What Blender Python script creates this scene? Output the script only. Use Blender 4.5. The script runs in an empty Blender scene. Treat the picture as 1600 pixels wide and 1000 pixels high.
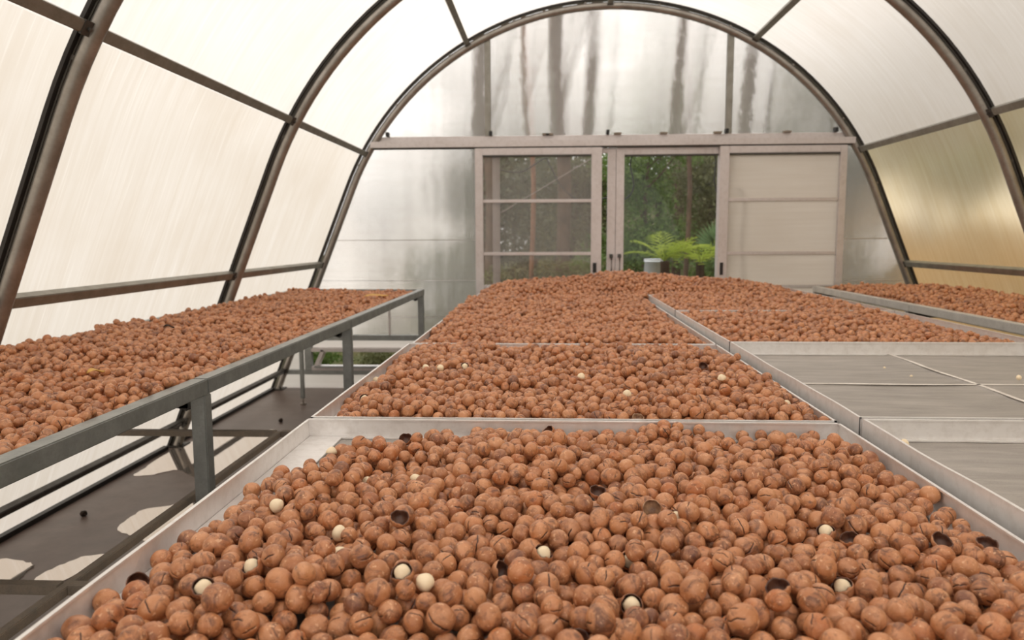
import bpy, bmesh, math, random
import numpy as np
from mathutils import Vector, Matrix, Euler

# ------------------------------------------------------------------ camera, world, exposure
SC = bpy.context.scene
COL = SC.collection
R = random.Random(7)
RN = np.random.default_rng(11)
F, YAW, PITCH, ROLL, CZ, XC = 1158.63, .0506, .1109, -.0039, 1.2896, .4789

fw = Vector((-math.sin(YAW)*math.cos(PITCH), math.cos(YAW)*math.cos(PITCH), -math.sin(PITCH)))
r0 = Vector((math.cos(YAW), math.sin(YAW), 0)); u0 = r0.cross(fw)
rr = r0*math.cos(ROLL)+u0*math.sin(ROLL); uu = -r0*math.sin(ROLL)+u0*math.cos(ROLL)
cam = bpy.data.cameras.new('camera'); camo = bpy.data.objects.new('camera', cam); COL.objects.link(camo)
cam.sensor_width = 36; cam.lens = F/1600*36; cam.clip_start = .02; cam.clip_end = 500
M = Matrix((rr, uu, -fw)).transposed().to_4x4(); M.translation = (0, 0, CZ)
camo.matrix_world = M
SC.camera = camo
cam.dof.use_dof = True; cam.dof.focus_distance = 1.35; cam.dof.aperture_fstop = 6.3

SC.view_settings.view_transform = 'Standard'; SC.view_settings.look = 'None'
SC.view_settings.gamma = 1; SC.view_settings.use_curve_mapping = False
SC.view_settings.exposure = 0.17

world = bpy.data.worlds.new('overcast_sky'); SC.world = world; world.use_nodes = True
wn = world.node_tree; wn.nodes.clear()
def wnode(t, **k):
    n = wn.nodes.new(t)
    for a, b in k.items(): setattr(n, a, b)
    return n
wo = wnode('ShaderNodeOutputWorld'); wb = wnode('ShaderNodeBackground'); wt = wnode('ShaderNodeTexCoord')
wx = wnode('ShaderNodeSeparateXYZ'); wr = wnode('ShaderNodeMapRange')
wr.inputs['From Min'].default_value = 0; wr.inputs['From Max'].default_value = 1
wr.inputs['To Min'].default_value = 1.45; wr.inputs['To Max'].default_value = 2.1     # overcast: brighter towards the zenith
wn.links.new(wt.outputs['Generated'], wx.inputs[0]); wn.links.new(wx.outputs[2], wr.inputs['Value'])
wn.links.new(wr.outputs[0], wb.inputs['Strength']); wb.inputs['Color'].default_value = (1, .978, .952, 1)
wn.links.new(wb.outputs[0], wo.inputs[0])

# ------------------------------------------------------------------ materials
def srgb(r, g, b):
    f = lambda c: c/12.92 if c <= .04045 else ((c+.055)/1.055)**2.4
    return (f(r/255), f(g/255), f(b/255), 1)

class NT:
    def __init__(s, name):
        s.m = bpy.data.materials.new(name); s.m.use_nodes = True; s.t = s.m.node_tree; s.t.nodes.clear()
        s.out = s.n('ShaderNodeOutputMaterial')
    def n(s, typ, **k):
        n = s.t.nodes.new(typ)
        for a, b in k.items():
            if a.startswith('i_'):
                n.inputs[int(a[2:]) if a[2:].isdigit() else a[2:].replace('_', ' ')].default_value = b
            else: setattr(n, a, b)
        return n
    def l(s, a, b): s.t.links.new(a, b)
    def coords(s, kind='Object', scale=(1, 1, 1)):
        c = s.n('ShaderNodeTexCoord'); mp = s.n('ShaderNodeMapping'); s.l(c.outputs[kind], mp.inputs[0])
        mp.inputs['Scale'].default_value = scale; return mp.outputs[0]
    def noise(s, vec, scale, detail=4, rough=.55, dist=0):
        n = s.n('ShaderNodeTexNoise'); s.l(vec, n.inputs['Vector'])
        n.inputs['Scale'].default_value = scale; n.inputs['Detail'].default_value = detail
        n.inputs['Roughness'].default_value = rough; n.inputs['Distortion'].default_value = dist
        return n.outputs[0]
    def ramp(s, fac, stops):
        n = s.n('ShaderNodeValToRGB'); e = n.color_ramp.elements
        while len(e) < len(stops): e.new(.5)
        for el, (p, c) in zip(e, stops):
            el.position = p; el.color = c if not isinstance(c, (int, float)) else (c, c, c, 1)
        s.l(fac, n.inputs[0]); return n.outputs[0]
    def mix(s, fac, a, b, blend='MIX'):
        n = s.n('ShaderNodeMix', data_type='RGBA', blend_type=blend)
        for sock, v in ((n.inputs[0], fac), (n.inputs[6], a), (n.inputs[7], b)):
            if hasattr(v, 'type') and hasattr(v, 'is_linked'): s.l(v, sock)
            else: sock.default_value = v
        return n.outputs[2]
    def bump(s, h, strength=.3, dist=.002):
        n = s.n('ShaderNodeBump'); s.l(h, n.inputs['Height'])
        n.inputs['Strength'].default_value = strength; n.inputs['Distance'].default_value = dist
        return n.outputs[0]
    def bsdf(s, color, rough=.5, metal=0, bump=None, spec=.5):
        b = s.n('ShaderNodeBsdfPrincipled')
        for sock, v in ((b.inputs['Base Color'], color), (b.inputs['Roughness'], rough), (b.inputs['Metallic'], metal)):
            if hasattr(v, 'is_linked'): s.l(v, sock)
            else: sock.default_value = v
        b.inputs['Specular IOR Level'].default_value = spec
        if bump: s.l(bump, b.inputs['Normal'])
        s.l(b.outputs[0], s.out.inputs[0]); return b

def metal_mat(name, c1, c2, rough, metal=.6, scale=14, stretch=(1, 1, 1), patch=.5):
    t = NT(name); v = t.coords('Object', stretch)
    n1 = t.noise(v, scale, 5, .6); n2 = t.noise(v, scale*9, 3, .6)
    f = t.ramp(n1, [(.5-patch/2, 0), (.5+patch/2, 1)])
    col = t.mix(f, c1, c2)
    col = t.mix(t.ramp(n2, [(.45, 0), (.8, .35)]), col, (c1[0]*.55, c1[1]*.5, c1[2]*.45, 1))
    rg = t.n('ShaderNodeMapRange'); t.l(n1, rg.inputs[0]); rg.inputs[3].default_value = rough-.1; rg.inputs[4].default_value = rough+.14
    t.bsdf(col, rg.outputs[0], metal, t.bump(n2, .15, .001)); return t.m

MT = {}
MT['pipe'] = metal_mat('galvanised_pipe', srgb(172, 166, 158), srgb(134, 128, 120), .36, .7, 9)
MT['purlin'] = metal_mat('galvanised_box_tube', srgb(156, 153, 144), srgb(130, 127, 118), .45, .6, 12)
MT['bench'] = metal_mat('grey_steel', srgb(160, 162, 159), srgb(130, 133, 130), .4, .5, 16)
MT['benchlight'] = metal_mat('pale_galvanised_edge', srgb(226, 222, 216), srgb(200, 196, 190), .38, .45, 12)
MT['darksteel'] = metal_mat('dark_steel', srgb(92, 90, 86), srgb(70, 66, 62), .5, .5, 16)
MT['rusty'] = metal_mat('worn_steel', srgb(128, 120, 110), srgb(158, 142, 124), .6, .2, 30)
MT['alu'] = metal_mat('aluminium_sheet', srgb(240, 238, 236), srgb(226, 222, 219), .36, .45, 5, (1, 1, 1), .7)
MT['gasket'] = metal_mat('glazing_bar_dark', srgb(58, 54, 50), srgb(44, 40, 38), .5, .3, 10)
MT['doorframe'] = metal_mat('door_frame_aluminium', srgb(212, 205, 203), srgb(198, 190, 187), .42, .25, 4, (1, 1, 1), .8)
MT['black'] = metal_mat('black_rubber', srgb(30, 28, 27), srgb(22, 21, 20), .5, 0, 20)
MT['screw'] = metal_mat('screw_steel', srgb(180, 172, 165), srgb(140, 130, 120), .35, .8, 60)

def poly_mat(name, tint, dirt, see=.35, rough=.5, streak_dir='V', ior=1.25, blotch=None):
    """translucent twin-wall sheet: diffuse transmission plus blurred see-through"""
    t = NT(name)
    sc = (26, 1.1, 1) if streak_dir == 'V' else (1.2, 30, 1)
    v = t.coords('UV', sc); n1 = t.noise(v, 1.0, 5, .6, .2)
    v2 = t.coords('UV', (1, 1, 1)); n2 = t.noise(v2, 1.3, 4, .6)
    v3 = t.coords('UV', (95, 2.2, 1) if streak_dir == 'V' else (2, 60, 1)); n3 = t.noise(v3, 1, 3, .6)
    col = t.mix(t.ramp(n1, [(.35, 0), (.8, .55)]), tint, dirt)
    col = t.mix(t.ramp(n2, [(.42, 0), (.75, .5)]), col, dirt)
    col = t.mix(t.ramp(n3, [(.55, 0), (.85, .35)]), col, (1, .98, .95, 1))
    if blotch:
        n4 = t.noise(v2, .9, 5, .6, .5)
        col = t.mix(t.ramp(n4, [(.5, 0), (.62, .75)]), col, blotch)
    tr = t.n('ShaderNodeBsdfTranslucent'); t.l(col, tr.inputs[0])
    rf = t.n('ShaderNodeBsdfRefraction', distribution='GGX'); t.l(col, rf.inputs[0]); rf.inputs['Roughness'].default_value = rough
    rf.inputs['IOR'].default_value = ior
    if streak_dir == 'H':      # horizontal flutes smear the view up and down
        w = t.n('ShaderNodeTexWave', wave_type='BANDS', bands_direction='Y', wave_profile='SIN'); t.l(t.coords('UV', (1, 1, 1)), w.inputs[0])
        w.inputs['Scale'].default_value = 28; w.inputs['Distortion'].default_value = 1.2; w.inputs['Detail Scale'].default_value = .4
        t.l(t.bump(w.outputs[1], .5, .0012), rf.inputs['Normal'])
    mx = t.n('ShaderNodeMixShader'); mx.inputs[0].default_value = see; t.l(tr.outputs[0], mx.inputs[1]); t.l(rf.outputs[0], mx.inputs[2])
    gl = t.n('ShaderNodeBsdfPrincipled'); gl.inputs['Base Color'].default_value = (.55, .52, .48, 1); gl.inputs['Roughness'].default_value = .35
    m2 = t.n('ShaderNodeMixShader'); m2.inputs[0].default_value = .07; t.l(mx.outputs[0], m2.inputs[1]); t.l(gl.outputs[0], m2.inputs[2])
    t.l(m2.outputs[0], t.out.inputs[0]); return t.m
MT['roof'] = poly_mat('translucent_roof_sheet', srgb(222, 216, 210), srgb(205, 195, 183), .26, .6)
MT['roof_left'] = poly_mat('translucent_wall_sheet_left', srgb(213, 206, 197), srgb(195, 182, 165), .25, .55)
MT['roof_right'] = poly_mat('translucent_roof_sheet_grubby', srgb(248, 234, 204), srgb(220, 196, 144), .68, .32)
MT['endsheet'] = poly_mat('translucent_end_sheet', srgb(254, 252, 250), srgb(248, 244, 241), .86, .06, 'H', 1.45)
MT['endlow'] = poly_mat('translucent_low_end_sheet', srgb(250, 246, 242), srgb(236, 229, 223), .2, .3, 'H', 1.45)
MT['doorsheet'] = poly_mat('translucent_door_sheet', srgb(246, 238, 230), srgb(232, 222, 212), .3, .4, 'H', 1.45)

def clear_glass(name, haze, hazecol):
    t = NT(name)
    tp = t.n('ShaderNodeBsdfTransparent'); tp.inputs[0].default_value = (.95, .95, .94, 1)
    gl = t.n('ShaderNodeBsdfGlossy'); gl.inputs['Roughness'].default_value = .05
    df = t.n('ShaderNodeBsdfDiffuse'); df.inputs[0].default_value = hazecol
    tl = t.n('ShaderNodeBsdfTranslucent'); tl.inputs[0].default_value = hazecol
    ad = t.n('ShaderNodeMixShader'); ad.inputs[0].default_value = .5; t.l(df.outputs[0], ad.inputs[1]); t.l(tl.outputs[0], ad.inputs[2])
    v = t.coords('Object'); nz = t.noise(v, 3, 5, .6)
    mr = t.n('ShaderNodeMapRange'); t.l(nz, mr.inputs[0]); mr.inputs[3].default_value = haze*.7; mr.inputs[4].default_value = haze*1.3
    m1 = t.n('ShaderNodeMixShader'); t.l(mr.outputs[0], m1.inputs[0]); t.l(tp.outputs[0], m1.inputs[1]); t.l(ad.outputs[0], m1.inputs[2])
    fr = t.n('ShaderNodeFresnel'); fr.inputs[0].default_value = 1.35
    m2 = t.n('ShaderNodeMixShader'); t.l(fr.outputs[0], m2.inputs[0]); t.l(m1.outputs[0], m2.inputs[1]); t.l(gl.outputs[0], m2.inputs[2])
    t.l(m2.outputs[0], t.out.inputs[0]); return t.m
MT['glass'] = clear_glass('dusty_door_glass', .34, srgb(170, 158, 146))
MT['clean'] = clear_glass('clean_door_glass', .04, srgb(170, 165, 158))

# nut shell
def nut_mat():
    t = NT('macadamia_shell')
    oi = t.n('ShaderNodeObjectInfo'); tc = t.n('ShaderNodeTexCoord')
    ad = t.n('ShaderNodeVectorMath', operation='MULTIPLY_ADD'); cb = t.n('ShaderNodeCombineXYZ')
    for i in range(3): t.l(oi.outputs['Random'], cb.inputs[i])
    ad.inputs[1].default_value = (3.1, 5.7, 4.3); t.l(cb.outputs[0], ad.inputs[0]); t.l(tc.outputs['Object'], ad.inputs[2])
    v = ad.outputs[0]
    base = t.ramp(oi.outputs['Random'], [(0, srgb(146, 92, 58)), (.2, srgb(186, 124, 80)), (.45, srgb(163, 104, 66)), (.7, srgb(194, 134, 90)), (.88, srgb(176, 106, 60)), (1, srgb(122, 76, 53))])
    n1 = t.noise(v, 60, 4, .6, .4)
    col = t.mix(t.ramp(n1, [(.42, 0), (.66, .7)]), base, srgb(208, 152, 112))
    n2 = t.noise(v, 45, 6, .7, 1.5)
    col = t.mix(t.ramp(n2, [(.5, 0), (.64, .8)]), col, srgb(92, 57, 44))
    n3 = t.noise(v, 230, 2, .5, .3)
    col = t.mix(t.ramp(n3, [(.63, 0), (.7, .7)]), col, srgb(224, 178, 138))
    at = t.n('ShaderNodeAttribute', attribute_name='crack')
    col = t.mix(t.ramp(at.outputs['Fac'], [(.15, 0), (.6, 1)]), col, srgb(52, 28, 20))
    t.bsdf(col, .42, 0, t.bump(n1, .4, .002), .5); return t.m
MT['nut'] = nut_mat()
def simple(name, c1, c2, scale=30, rough=.5, bump=.2, spec=.4):
    t = NT(name); v = t.coords('Object'); n = t.noise(v, scale, 5, .6)
    t.bsdf(t.mix(t.ramp(n, [(.35, 0), (.7, 1)]), c1, c2), rough, 0, t.bump(n, bump, .002), spec); return t.m
MT['kernel'] = simple('kernel_cream', srgb(246, 230, 200), srgb(236, 212, 172), 90, .45)
MT['shell_in'] = simple('shell_inside', srgb(120, 84, 64), srgb(196, 164, 132), 70, .35)
MT['shell_dark'] = simple('shell_inside_dark', srgb(66, 38, 28), srgb(110, 74, 56), 70, .35)
MT['leaf_dry'] = simple('dry_leaf', srgb(214, 170, 92), srgb(188, 140, 70), 60, .6)
MT['red'] = simple('red_husk', srgb(186, 70, 48), srgb(160, 60, 40), 60, .6)

def mesh_fabric():
    t = NT('insect_mesh_fabric')
    v = t.coords('Object'); n1 = t.noise(t.coords('Object', (2.2, 14, 1)), 2.2, 6, .65, .3)
    n2 = t.noise(v, 700, 2, .5)
    n3 = t.noise(v, 1.3, 4, .6)
    col = t.mix(t.ramp(n1, [(.3, 0), (.75, 1)]), srgb(140, 134, 128), srgb(184, 176, 168))
    col = t.mix(t.ramp(n3, [(.4, 0), (.7, .5)]), col, srgb(190, 180, 171))
    col = t.mix(t.ramp(n2, [(.3, .3), (.7, 0)]), col, srgb(90, 86, 82))
    t.bsdf(col, .5, .15, t.bump(n2, .4, .001)); return t.m
MT['mesh'] = mesh_fabric(); MT['tape'] = simple('worn_seam_tape', srgb(236, 229, 221), srgb(196, 188, 180), 12, .5)

def floor_mat():
    t = NT('damp_floor_sheet'); v = t.coords('Object')
    n1 = t.noise(v, 1.4, 6, .62, .6); n2 = t.noise(v, 9, 5, .6); n3 = t.noise(v, 80, 3, .6)
    col = t.mix(t.ramp(n1, [(.32, 0), (.68, 1)]), srgb(86, 68, 60), srgb(128, 114, 106))
    col = t.mix(t.ramp(n2, [(.4, 0), (.75, .45)]), col, srgb(74, 58, 50))
    rg = t.n('ShaderNodeMapRange'); t.l(n1, rg.inputs[0]); rg.inputs[3].default_value = .25; rg.inputs[4].default_value = .6
    t.bsdf(col, rg.outputs[0], 0, t.bump(n3, .2, .002), .5); return t.m
MT['floor'] = floor_mat()
def puddle_mat():
    t = NT('standing_water_film'); v = t.coords('Object'); n = t.noise(v, 3, 3, .5)
    t.bsdf(srgb(215, 205, 196), .04, .8, t.bump(n, .05, .01)); return t.m
MT['puddle'] = puddle_mat()
MT['plinth'] = simple('stained_plinth', srgb(214, 194, 170), srgb(176, 148, 120), 7, .6)
MT['debris'] = simple('dark_debris', srgb(40, 30, 24), srgb(60, 44, 34), 60, .8)
MT['soil'] = simple('clay_bank', srgb(160, 122, 62), srgb(112, 92, 44), 1.2, .95, .4, .1)
MT['bounce_ground'] = simple('pale_bounce_sheet', srgb(214, 208, 200), srgb(190, 184, 174), 3, .9, .3, .1)  # pale colour for the ground sheet added as a light bouncer
MT['ground'] = simple('outside_ground', srgb(62, 68, 36), srgb(82, 72, 44), 2.0, .95, .4, .1)
MT['bark'] = simple('tree_bark', srgb(104, 86, 72), srgb(70, 58, 48), 6, .9, .4, .1)
MT['bark_red'] = simple('tree_bark_reddish', srgb(150, 108, 84), srgb(110, 82, 66), 6, .9, .4, .1)
MT['white'] = simple('white_plastic', srgb(225, 228, 232), srgb(200, 206, 214), 5, .5)
def leaf_mat(name, c1, c2, tl=.35):
    t = NT(name); v = t.coords('Object'); n = t.noise(v, 1.6, 5, .7)
    col = t.mix(t.ramp(n, [(.35, 0), (.65, 1)]), c1, c2)
    p = t.n('ShaderNodeBsdfPrincipled'); t.l(col, p.inputs['Base Color']); p.inputs['Roughness'].default_value = .55
    p.inputs['Specular IOR Level'].default_value = .25
    tr = t.n('ShaderNodeBsdfTranslucent'); t.l(col, tr.inputs[0])
    m = t.n('ShaderNodeMixShader'); m.inputs[0].default_value = tl; t.l(p.outputs[0], m.inputs[1]); t.l(tr.outputs[0], m.inputs[2])
    t.l(m.outputs[0], t.out.inputs[0]); return t.m
MT['leaf_olive'] = leaf_mat('foliage_olive', srgb(92, 96, 58), srgb(124, 124, 84))
MT['leaf_green'] = leaf_mat('foliage_green', srgb(78, 100, 46), srgb(112, 134, 66))
MT['leaf_grey'] = leaf_mat('foliage_greyish', srgb(112, 116, 92), srgb(84, 92, 66))
MT['palm'] = leaf_mat('palm_green', srgb(150, 172, 60), srgb(188, 200, 92), .45)
MT['palm_dark'] = leaf_mat('palm_blue_green', srgb(84, 116, 74), srgb(130, 156, 110), .4)

# ------------------------------------------------------------------ helpers
class MB:
    """collects geometry, then links it as one mesh object"""
    def __init__(s): s.v = []; s.f = []; s.uv = None
    def add(s, vs, fs):
        o = len(s.v); s.v += [tuple(x) for x in vs]; s.f += [tuple(i+o for i in f) for f in fs]
    def box(s, x0, x1, y0, y1, z0, z1):
        s.add([(x0, y0, z0), (x1, y0, z0), (x1, y1, z0), (x0, y1, z0), (x0, y0, z1), (x1, y0, z1), (x1, y1, z1), (x0, y1, z1)],
              [(0, 3, 2, 1), (4, 5, 6, 7), (0, 1, 5, 4), (1, 2, 6, 5), (2, 3, 7, 6), (3, 0, 4, 7)]); return s
    def bar(s, a, b, w, h, up=(0, 0, 1)):
        a, b = Vector(a), Vector(b); d = (b-a).normalized(); up = Vector(up)
        sx = d.cross(up).normalized(); uz = sx.cross(d).normalized()
        vs = [p+sx*(w/2*i)+uz*(h/2*j) for p in (a, b) for i, j in ((-1, -1), (1, -1), (1, 1), (-1, 1))]
        s.add(vs, [(0, 1, 2, 3), (7, 6, 5, 4), (0, 4, 5, 1), (1, 5, 6, 2), (2, 6, 7, 3), (3, 7, 4, 0)]); return s
    def tube(s, pts, r, n=14, cap=True):
        pts = [Vector(p) for p in pts]; k = len(pts); rs = r if isinstance(r, (list, tuple)) else [r]*k
        ref = None; o = len(s.v)
        for i, p in enumerate(pts):
            d = (pts[min(i+1, k-1)]-pts[max(i-1, 0)]).normalized()
            if ref is None: ref = Vector((0, 1, 0)) if abs(d.y) < .9 else Vector((0, 0, 1))
            a = d.cross(ref).normalized(); b = d.cross(a).normalized(); ref = -b if False else ref
            for j in range(n):
                t = 2*math.pi*j/n; s.v.append(tuple(p+a*(math.cos(t)*rs[i])+b*(math.sin(t)*rs[i])))
        for i in range(k-1):
            for j in range(n):
                s.f.append((o+i*n+j, o+i*n+(j+1) % n, o+(i+1)*n+(j+1) % n, o+(i+1)*n+j))
        if cap:
            s.f.append(tuple(o+j for j in range(n))); s.f.append(tuple(o+(k-1)*n+j for j in reversed(range(n))))
        return s
    def build(s, name, mat, parent=None, smooth=False, bevel=0, loc=None):
        me = bpy.data.meshes.new(name); me.from_pydata(s.v, [], s.f)
        if s.uv is not None:
            ul = me.uv_layers.new(name='UVMap')
            for l in me.loops: ul.data[l.index].uv = s.uv[l.vertex_index]
        me.materials.append(mat); me.validate()
        if not smooth:
            bm = bmesh.new(); bm.from_mesh(me); bmesh.ops.recalc_face_normals(bm, faces=bm.faces)
            if bevel: bmesh.ops.bevel(bm, geom=[e for e in bm.edges], offset=bevel, segments=2, affect='EDGES', clamp_overlap=True)
            bm.to_mesh(me); bm.free()
        else:
            for p in me.polygons: p.use_smooth = len(p.vertices) < 6
        o = bpy.data.objects.new(name, me); COL.objects.link(o)
        if parent: o.parent = parent; o.matrix_parent_inverse = parent.matrix_basis.inverted()
        if loc is not None:
            pass
        return o

def tag(o, label=None, cat=None, group=None, kind=None):
    if label: o['label'] = label
    if cat: o['category'] = cat
    if group: o['group'] = group
    if kind: o['kind'] = kind
    return o
def empty(name, loc, label=None, cat=None, group=None, kind=None):
    o = bpy.data.objects.new(name, None); o.location = loc; o.empty_display_size = .1; COL.objects.link(o)
    return tag(o, label, cat, group, kind)

# ------------------------------------------------------------------ the tunnel: cross-section
AR, AC, LEG = 2.296, .834, math.radians(22.3)
def arch(off=0, zb=0., n=44):
    """points (x, z) from the left foot over the crown to the right foot"""
    r = AR+off; pts = []
    tx, tz = r*math.cos(LEG), AC+r*math.sin(LEG); fx = tx+(tz-zb)*math.tan(LEG)
    left = [(-(fx+(tx-fx)*i/10), zb+(tz-zb)*i/10) for i in range(10)]
    arc = [(-r*math.cos(LEG+(math.pi-2*LEG)*i/n), AC+r*math.sin(LEG+(math.pi-2*LEG)*i/n)) for i in range(n+1)]
    right = [(-x, z) for x, z in reversed(left)]
    return [(XC+x, z) for x, z in left+arc+right]
def half(z, off=0):
    r = AR+off; tz = AC+r*math.sin(LEG)
    if z <= tz: return r*math.cos(LEG)+(tz-z)*math.tan(LEG)
    return math.sqrt(max(0, r*r-(z-AC)**2))
YW = 6.2
RIBS = [YW, 4.4275, 2.475, .55, -1.4, -3.3]

# floor (setting)
fl = empty('floor', (XC, 1.5, 0), 'damp dark brown floor sheet under the benches and trays', 'floor', kind='structure')
MB().box(-3.2, 4.2, -4, 6.25, -.06, 0).build('floor_sheet', MT['floor'], fl)

# curved translucent skin: left wall, ceiling, right wall; one sheet per bay
def skin(sel, y0, y1, name, mat, parent, off=.04):
    pts = [p for p in arch(off, 0, 60) if sel(p)]
    m = MB(); m.uv = []; s = 0; ny = 3
    for i, (x, z) in enumerate(pts):
        if i: s += math.dist((x, z), pts[i-1])
        for j in range(ny+1):
            y = y0+(y1-y0)*j/ny; m.v.append((x, y, z)); m.uv.append((y, s+z*.0))
    for i in range(len(pts)-1):
        for j in range(ny):
            a = i*(ny+1)+j; m.f.append((a, a+1, a+ny+2, a+ny+1))
    return m.build(name, mat, parent, smooth=True)
ZA = 1.976
wl = empty('wall_left', (XC-2.8, 1.5, 0), 'curved cream translucent side of the tunnel behind the left bench', 'wall', kind='structure')
wr_ = empty('wall_right', (XC+2.8, 1.5, 0), 'curved dingy ochre translucent side of the tunnel behind the right bench', 'wall', kind='structure')
ce = empty('ceiling', (XC, 1.5, 3.1), 'arched cream translucent roof sheets overhead', 'ceiling', kind='structure')
ZS = sorted(set(z for x, z in arch(.04, 0, 60)))
zc = min(ZS, key=lambda z: abs(z-ZA-.02))
for a, b in zip(RIBS[1:], RIBS[:-1]):
    skin(lambda p: p[0] < XC and p[1] <= zc+1e-6, a, b, 'roof_sheet', MT['roof_left'], wl)
    skin(lambda p: p[0] > XC and p[1] <= zc+1e-6, a, b, 'roof_sheet', MT['roof_right'], wr_)
    skin(lambda p: p[1] >= zc-1e-6, a, b, 'roof_sheet', MT['roof'], ce)

# hoop ribs
ribname = ['against the far end wall', 'second from the far end, at mid length', 'large at the top left corner', 'just in front of the camera', 'behind the camera', 'at the near end of the tunnel']
for k, y in enumerate(RIBS):
    e = empty('trim_%d' % (k+1), (XC, y, 0), 'curved brown-grey steel pipe hoop ' + ribname[k], 'hoop', kind='structure')
    yo = y-.03 if k == 0 else y
    P = [(x, yo, z) for x, z in arch(-.012, .0, 56)]
    MB().tube(P, .029, 16).build('pipe', MT['pipe'], e, smooth=True)
    for nm_, mt_, y0_, w_, o0, o1 in (('glazing_bar', 'gasket', -.034, .02, .022, .036), ('glazing_bar', 'purlin', -.012, .026, .018, .034)):
        g = MB(); A = arch(o0+(.006 if k == 0 else 0), .0, 56); B = arch(o1+(.006 if k == 0 else 0), .0, 56)
        for (x, z), (x2, z2) in zip(A, B):
            g.v += [(x, yo+y0_, z), (x, yo+y0_+w_, z), (x2, yo+y0_+w_, z2), (x2, yo+y0_, z2)]
        for i in range(len(A)-1):
            for j in range(4): g.f.append((4*i+j, 4*i+(j+1) % 4, 4*i+4+(j+1) % 4, 4*i+4+j))
        g.build(nm_, MT[mt_], e)
    AA = arch(-.01, .0, 56); BB = arch(.03, 0, 56)
    for i in range(6, len(AA)-5, 6):
        MB().bar((AA[i][0], yo, AA[i][1]), (BB[i][0], yo, BB[i][1]), .016, .03, (0, 1, 0)).build('bracket', MT['pipe'], e)
    for s in (-1, 1):                # foot plates
        x = XC+s*(half(0)+.0)
        f = MB(); f.box(x-.07, x+.07, yo-.06, yo+.06, 0, .008); f.tube([(x-.05, yo+.04, 0), (x-.05, yo+.04, .03)], .008, 6); f.tube([(x+.05*s*-1, yo-.045, 0), (x+.05*s*-1, yo-.045, .03)], .008, 6)
        f.build('foot_plate', MT['darksteel'], e)

# purlins between the ribs
PUR = [(-1, 1.99, 1.976, 'upper left, below the roof curve'), (1, 1.99, 1.976, 'upper right, below the roof curve'),
       (-1, 2.386, 1.066, 'left, just above the bench of nuts'), (1, 2.386, 1.066, 'right, just above the bench of nuts'),
       (-1, 2.738, .16, 'low along the left floor edge'), (1, 2.738, .16, 'low along the right floor edge'),
       (-1, 1.142, 2.838, 'high on the left side of the roof'), (1, 1.142, 2.838, 'high on the right side of the roof'), (0, 0, 3.13, 'along the ridge of the roof')]
for k, (s, hx, z, lab) in enumerate(PUR):
    cx = XC+s*hx
    n = Vector((cx-XC, 0, z-AC)).normalized() if z > 1.7 else Vector((s*math.cos(LEG), 0, math.sin(LEG)))
    e = empty('trim_%d' % (k+7), (cx, YW, z), 'straight grey steel purlin ' + lab, 'purlin', kind='structure')
    c = Vector((cx, 0, z))+n*.010
    for a, b in zip(RIBS[1:], RIBS[:-1]):
        MB().bar(c+Vector((0, a+.03, 0)), c+Vector((0, b-.03, 0)), .042 if z > .5 else .034, .042 if z > .5 else .034, n).build('purlin_section', MT['purlin' if z > .5 else 'darksteel'], e, bevel=.003)
        q = MB(); q.bar(c+Vector((0, b-.07, 0))-n*.02, c+Vector((0, b+.03 if b < YW else b-.02, 0))-n*.02, .05, .008, n); q.tube([c+Vector((0, b-.045, 0))-n*.026, c+Vector((0, b-.045, 0))-n*.034], .007, 6)
        q.build('cleat', MT['darksteel'], e)

# slim black edging where the side sheets meet the floor
for s, nm, lab in ((-1, 'baseboard_left', 'narrow black edging strip along the left floor edge'), (1, 'baseboard_right', 'narrow black edging strip along the right floor edge')):
    x = XC+s*(half(.0)+.01); e = empty(nm, (x, 1.5, 0), lab, 'edging', kind='structure')
    for a, b in zip(RIBS[1:], RIBS[:-1]):
        MB().bar((x, a+.09, .012), (x, b-.09, .012), .03, .024).build('edging_strip', MT['black'], e)

# ------------------------------------------------------------------ far end wall
wf = empty('wall_back', (XC, YW, 0), 'far end wall of grey translucent sheets in a metal frame', 'wall', kind='structure')
def end_sheet(x0, x1, z0, z1, mat=None, nm='end_sheet', par=None, y=YW+.03):
    """sheet between x0..x1, z0..z1, clipped to the hoop; with 6 mm of thickness left to the sheet's edge frame"""
    m = MB(); m.uv = []; nx = 24; 
    if z1 > 2.05:       # upper: columns clipped at the arch
        xs = [x0+(x1-x0)*i/nx for i in range(nx+1)]
        for x in xs:
            d = abs(x-XC); top = AC+math.sqrt(max(0, (AR)**2-d*d)) if d < AR else z0
            if top < z0: top = z0
            m.v += [(x, y, z0), (x, y, min(top, z1))]; m.uv += [(x, z0), (x, min(top, z1))]
        m.f = [(2*i, 2*i+2, 2*i+3, 2*i+1) for i in range(nx)]
    else:               # lower: rows clipped at the leg
        zs = [z0+(z1-z0)*i/12 for i in range(13)]
        for z in zs:
            h = half(z); a = max(x0, XC-h); b = min(x1, XC+h)
            m.v += [(a, y, z), (b, y, z)]; m.uv += [(a, z), (b, z)]
        m.f = [(2*i, 2*i+1, 2*i+3, 2*i+2) for i in range(12)]
    n_ = len(m.v); m.v += [(a, b+.006, c) for a, b, c in m.v]; m.uv += list(m.uv); F0 = list(m.f); m.f += [tuple(n_+i for i in reversed(f)) for f in F0]
    ed = {}
    for f in F0:
        for i in range(4): k_ = (f[i], f[(i+1) % 4]); ed[k_] = 1
    m.f += [(a+n_, b+n_, b, a) for a, b in ed if (b, a) not in ed]
    return m.build(nm, mat or MT['endsheet'], par or wf)
end_sheet(XC-2.0, -.51, 2.1, 3.2); end_sheet(-.51, 1.44, 2.1, 3.2); end_sheet(1.44, XC+2.0, 2.1, 3.2)
end_sheet(-3, -.6, .46, 2.05); end_sheet(2.34, 4, .46, 2.05)
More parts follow.
